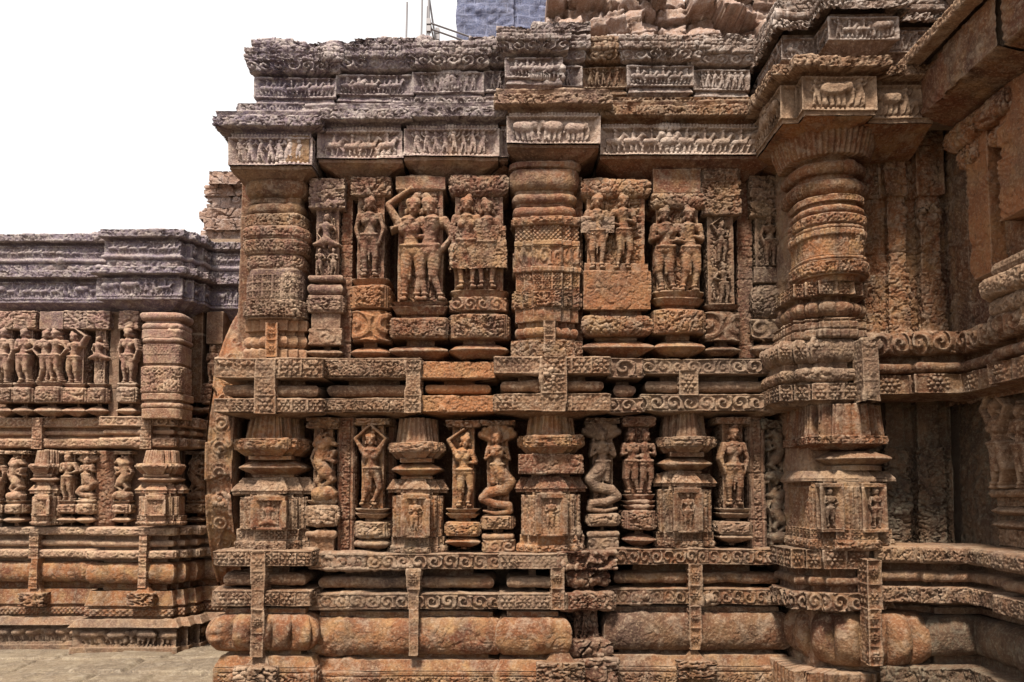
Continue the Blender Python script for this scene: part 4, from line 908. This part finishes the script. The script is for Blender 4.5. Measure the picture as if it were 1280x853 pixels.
sweep('return_cornice', [(2.32, 4.6), (2.32, 1.2)], [(zc1, Zp(90, 4.5), -.02, 'c', None), (Zp(90, 4.5), Zp(78, 4.5), .03, 'f', carve(.012, .03)), (Zp(78, 4.5), zt, .03, ('s', .0), None)], M_grey, right, .008, top=.5)
for (y0, y1, m_, o_) in ((4.5, 4.22, M_red, 0), (4.215, 3.74, M_shade, .015), (3.73, 3.2, M_warm, -.01), (3.19, 2.4, M_shade, 0), (2.39, 1.2, M_red, 0)):
    sweep('cornice_face_block', [(2.38-o_, y0), (2.38-o_, y1)], [(zc0-.05, zc0, -.2, ('s', 0), None), (zc0, zc1, 0, 'f', hatch(.004, .05))], m_, right, .008, 1.3, bot=.2)
box('wall_core', right, 2.84, 6, 1.2, 7, 0, zt-.02, M_shade); box('wall_core', right, 2.42, 3.2, 1.2, 4.7, zc0+.02, zt-.03, M_shade)
# upper return course, dark diagonal at the top right
sweep('upper_return_course', [(2.62, 5), (2.62, 1.2)], [(zt, zt+.14, -.1, 'f', None), (zt+.14, zt+.5, 0, 'f', carve(.01, .05)), (zt+.5, zt+.58, .06, 'f', None), (zt+.58, zt+.9, .02, 'f', carve(.02, .05))], M_shade, right, .009, top=.5)
box('wall_core', right, 2.7, 6, 1.2, 7, zt-.02, zt+.85, M_shade)
def zret(py, Y): return Zp(py, Y)
zl = Zp(415, 4.55)
def plank(label, ya, yb, X, z0, z1, mat, det=None, grp='plain pilaster slabs on the return wall'):
    t = thing('plain_pilaster', label, 'pilaster', (X, (ya+yb)/2, z0), grp)
    sweep('shaft', [(X+.12, ya), (X, ya), (X, yb), (X+.12, yb)], [(z0, z1, 0, 'f', det or hatch(.003, .035))], mat, t, .007, 1.2, top=.1, bot=.1)
    return t
plank('pale narrow upright slab deepest in the right-hand corner', 4.72, 4.58, 2.68, zl, zs, M_shade)
plank('smooth orange hanging slab beside the pale strip in the right-hand corner', 4.44, 4.24, 2.6, Zp(350, 4.4), zs, M_new)
plank('rough orange slab cut off by the right picture edge', 4.12, 3.8, 2.58, Zp(268, 4.0), zs, M_new)
bk = thing('carved_bracket', 'rounded carved bracket stone resting on the ledge at the picture edge', 'bracket', (2.6, 4.0, Zp(398, 4.1)))
sweep('body', [(2.7, 4.14), (2.56, 4.14), (2.5, 4.08), (2.5, 3.8), (2.7, 3.74)], [(Zp(398, 4.1), Zp(376, 4.1), 0, 't', carve(.012, .03)), (Zp(376, 4.1), Zp(350, 4.1), .03, 'k', carve(.014, .03)), (Zp(350, 4.1), Zp(330, 4.1), -.01, 't', rosette(.012, .05))], M_grey, bk, .006, top=.1)
for zz_, ya_, yb_ in ((118, 4.5, 4.3), (118, 4.22, 4.02)):
    sweep('carved_corbel', [(2.7, ya_), (2.58, ya_), (2.58, yb_), (2.7, yb_)], [(Zp(205, 4.4), Zp(180, 4.4), -.03, 'k', carve(.012, .03)), (Zp(180, 4.4), Zp(152, 4.4), .02, 'k', carve(.014, .03))], M_warm, right, .006, 1.5, top=.05, bot=.05)
# statue on the return wall, lower tier
tt = thing('carved_slab', 'pale standing figures with raised arms on a footed pedestal in the dark corner', 'carved slab', (XW-.1, 4.2, Zp(685, 4.5)))
def rfig(cy, z0, h, pose, m, X, dep=.09): figure('carved_figure', tt, -cy, z0, h, pose, m, -0+0, M_grey, fr=((X, 0), (0, -1), (-1, 0)), dep=dep, res=.005)
zA = Zp(640, 4.4)
rfig(4.44, Zp(612, 4.3), Zp(492, 4.3)-Zp(612, 4.3), 'armsup', 1, 2.80); rfig(4.2, Zp(612, 4.1), Zp(500, 4.1)-Zp(612, 4.1), 'hold', -1, 2.78)
for (r0, r1, o_, s_) in ((612, 622, .1, 't'), (622, 634, .05, 'f'), (634, 646, .09, 'l'), (646, 652, .03, 'f'), (652, 664, .09, 'l'), (664, 686, .05, 'f')):
    sweep('pedestal', [(2.84, 4.56), (2.84, 4.05)], [(Zp(r1, 4.3), Zp(r0, 4.3), o_, s_, carve(.01, .03))], M_grey, tt, .008, top=.05, bot=.05)

# ================================================================== BEHIND: tower, rubble, scaffold, masonry stub
def tower():
    t = thing('brick_tower', 'slate blue masonry block rising behind the parapet at the top centre', 'tower', (-.1, 12.5, 0))
    x0, x1 = Xp(573, 12, 20), Xp(693, 12, 20)
    sweep('wall', [(x0, 14), (x0, 12), (Xp(640, 12, 20), 12), (Xp(640, 12, 20), 12.06), (x1, 12.06), (x1, 14)], [(0, 6, 0, 'f', None), (6, 11, 0, 'f', add(masonry(.03, .55, .27), carve(.015, .2)))], M_blue, t, .03, 2., top=.6)
tower()
def rubble(name, label, x0, x1, yb, z0, z1, slope, mat, seed, cell=.55, cat='ruined masonry', amp=.35, clip=None):
    t = thing(name, label, cat, ((x0+x1)/2, yb, z0)); res = .025
    xs = np.arange(x0, x1, res); zs_ = np.arange(z0, z1, res); X, Z = np.meshgrid(xs, zs_)
    qx = X + .12*noise3(X*2.5, Z*2.5, 0*X+seed); qz = Z + .1*noise3(X*1.2+9, Z*2.5, 0*X+seed)
    # tumbled blocks: nearest of jittered cell centres, each with its own depth and tilt
    best = np.full(X.shape, 9.); b2_ = best.copy(); dep = np.zeros(X.shape); ci, cj = np.floor(qx/cell).astype(int), np.floor(qz/(cell*.7)).astype(int)
    for di in (-1, 0, 1):
        for dj in (-1, 0, 1):
            a_, b_ = ci+di, cj+dj; h1 = VAL[PERM[(a_ & 255)+PERM[b_ & 255]]]; h2 = VAL[PERM[((a_+57) & 255)+PERM[b_ & 255]]]; h3 = VAL[PERM[((a_+111) & 255)+PERM[(b_+9) & 255]]]
            cx, cz = (a_+.5+.35*h1)*cell, (b_+.5+.35*h2)*cell*.7
            d_ = np.maximum(np.abs(qx-cx), np.abs(qz-cz)*1.3) + .15*np.hypot(qx-cx, qz-cz)
            m_ = d_ < best; b2_ = np.where(m_, best, np.minimum(b2_, d_)); dep = np.where(m_, h3*amp + (qx-cx)*h1*.7 + (qz-cz)*(h2*.7-.2), dep); best = np.where(m_, d_, best)
    crack = 1 - sst(.0, .045, b2_-best)
    y = yb + (Z-z0)*slope - dep + .25*crack*amp*2 + .05*noise3(X*3, Z*3, 0*X) + .06*np.abs(noise3(X*7, Z*7, 0*X))+.05*np.abs(noise3(X*16, Z*16, 0*X))
    if clip is not None: y = np.where(Z > clip(X), yb+3, y)
    P = np.stack([X, y, Z], -1)
    P = np.concatenate([P, P[-1:] + np.array([0, 2.5, 0])], 0); P = np.concatenate([P[:, :1]+np.array([0, 2.5, 0]), P, P[:, -1:]+np.array([0, 2.5, 0])], 1)
    mesh_obj('stone_heap', P, grid_faces(*P.shape[:2]), mat, t); return t
rubble('stone_ruin', 'pale broken masonry slope behind the parapet at the top right', Xp(691, 9, 20), Xp(1200, 9, 20), 9.0, 3.2, 8.6, .28, M_rubble, 3, .3, amp=.26)
# stepped stub of wall behind the far left wall
st = thing('stone_ruin', 'stepped stub of broken pinkish masonry above the far left wall', 'ruined masonry', (Xp(285, 10.4, 260), 10.6, 0))
for (x0, x1, r0, r1) in ((268, 320, 216, 232), (262, 322, 232, 247), (266, 322, 247, 262), (257, 322, 262, 276), (262, 322, 276, 289), (258, 324, 289, 306)):
    course('masonry_course', st, x0, x1, [(r0, r1, 0, 'f', add(masonry(.03, .35, 5), carve(.03, .16)))], 10.4 + rg.uniform(-.1, .15), M_rubble, depth=1.0, wear=2.5)
box('wall_core', st, Xp(264, 10.5, 260), Xp(322, 10.5, 260), 10.55, 12, 0, Zp(300, 10.5), M_rubble)
def scaffold():
    Y = 9.5; t = thing('scaffolding', 'thin metal scaffold poles against the white sky, top centre', 'scaffolding', (Xp(540, Y, 30), Y, 3.5))
    def pole(p0, p1, r=.012, name='pole'):
        a_, b_ = np.array([Xp(p0[0], Y, p0[1]), Y + p0[2], Zp(p0[1], Y)]), np.array([Xp(p1[0], Y, p1[1]), Y + p1[2], Zp(p1[1], Y)])
        d_ = b_-a_; d_ /= np.linalg.norm(d_); u = np.cross(d_, [0, 1, .1]); u /= np.linalg.norm(u); v = np.cross(d_, u)
        V = [c_ + r*(math.cos(k*math.pi/4)*u + math.sin(k*math.pi/4)*v) for c_ in (a_, b_) for k in range(8)]
        mesh_obj(name, V, [(k, (k+1) % 8, 8+(k+1) % 8, 8+k) for k in range(8)], M_pole, t)
    pole((506, 120, 0), (509, 3, 0)); pole((525, 120, 0), (528, -10, 0)); pole((528, 120, .3), (531, -10, .3), .009); pole((536, 120, 0), (536, -10, 0), .014)
    pole((535, -12, 0), (546, 62, .2), .012, 'brace'); pole((545, 120, .4), (543, 24, .4)); pole((535, 28, 0), (590, 25, .4), .012, 'rail'); pole((540, 37, 0), (590, 33, .4), .012, 'rail')
    pole((537, 26, 0), (546, 62, .4), .01, 'brace'); pole((557, 120, .4), (557, 33, .4), .006); pole((550, 52, .4), (590, 52, .4), .006, 'rail')
    for (cx_, cy_, o_) in ((536, 28, 0), (536, 37, 0), (545, 28, .2), (545, 36, .2), (557, 35, .4)):
        X_, Z_ = Xp(cx_, Y, cy_), Zp(cy_, Y); box('coupler', t, X_-.025, X_+.025, Y+o_-.03, Y+o_+.03, Z_-.035, Z_+.035, M_pole)
scaffold()
box('terrace', central, XL, XR+1, 5.5, 9, Zp(90, 5.5)-.1, Zp(90, 5.5)+.01, M_shade)
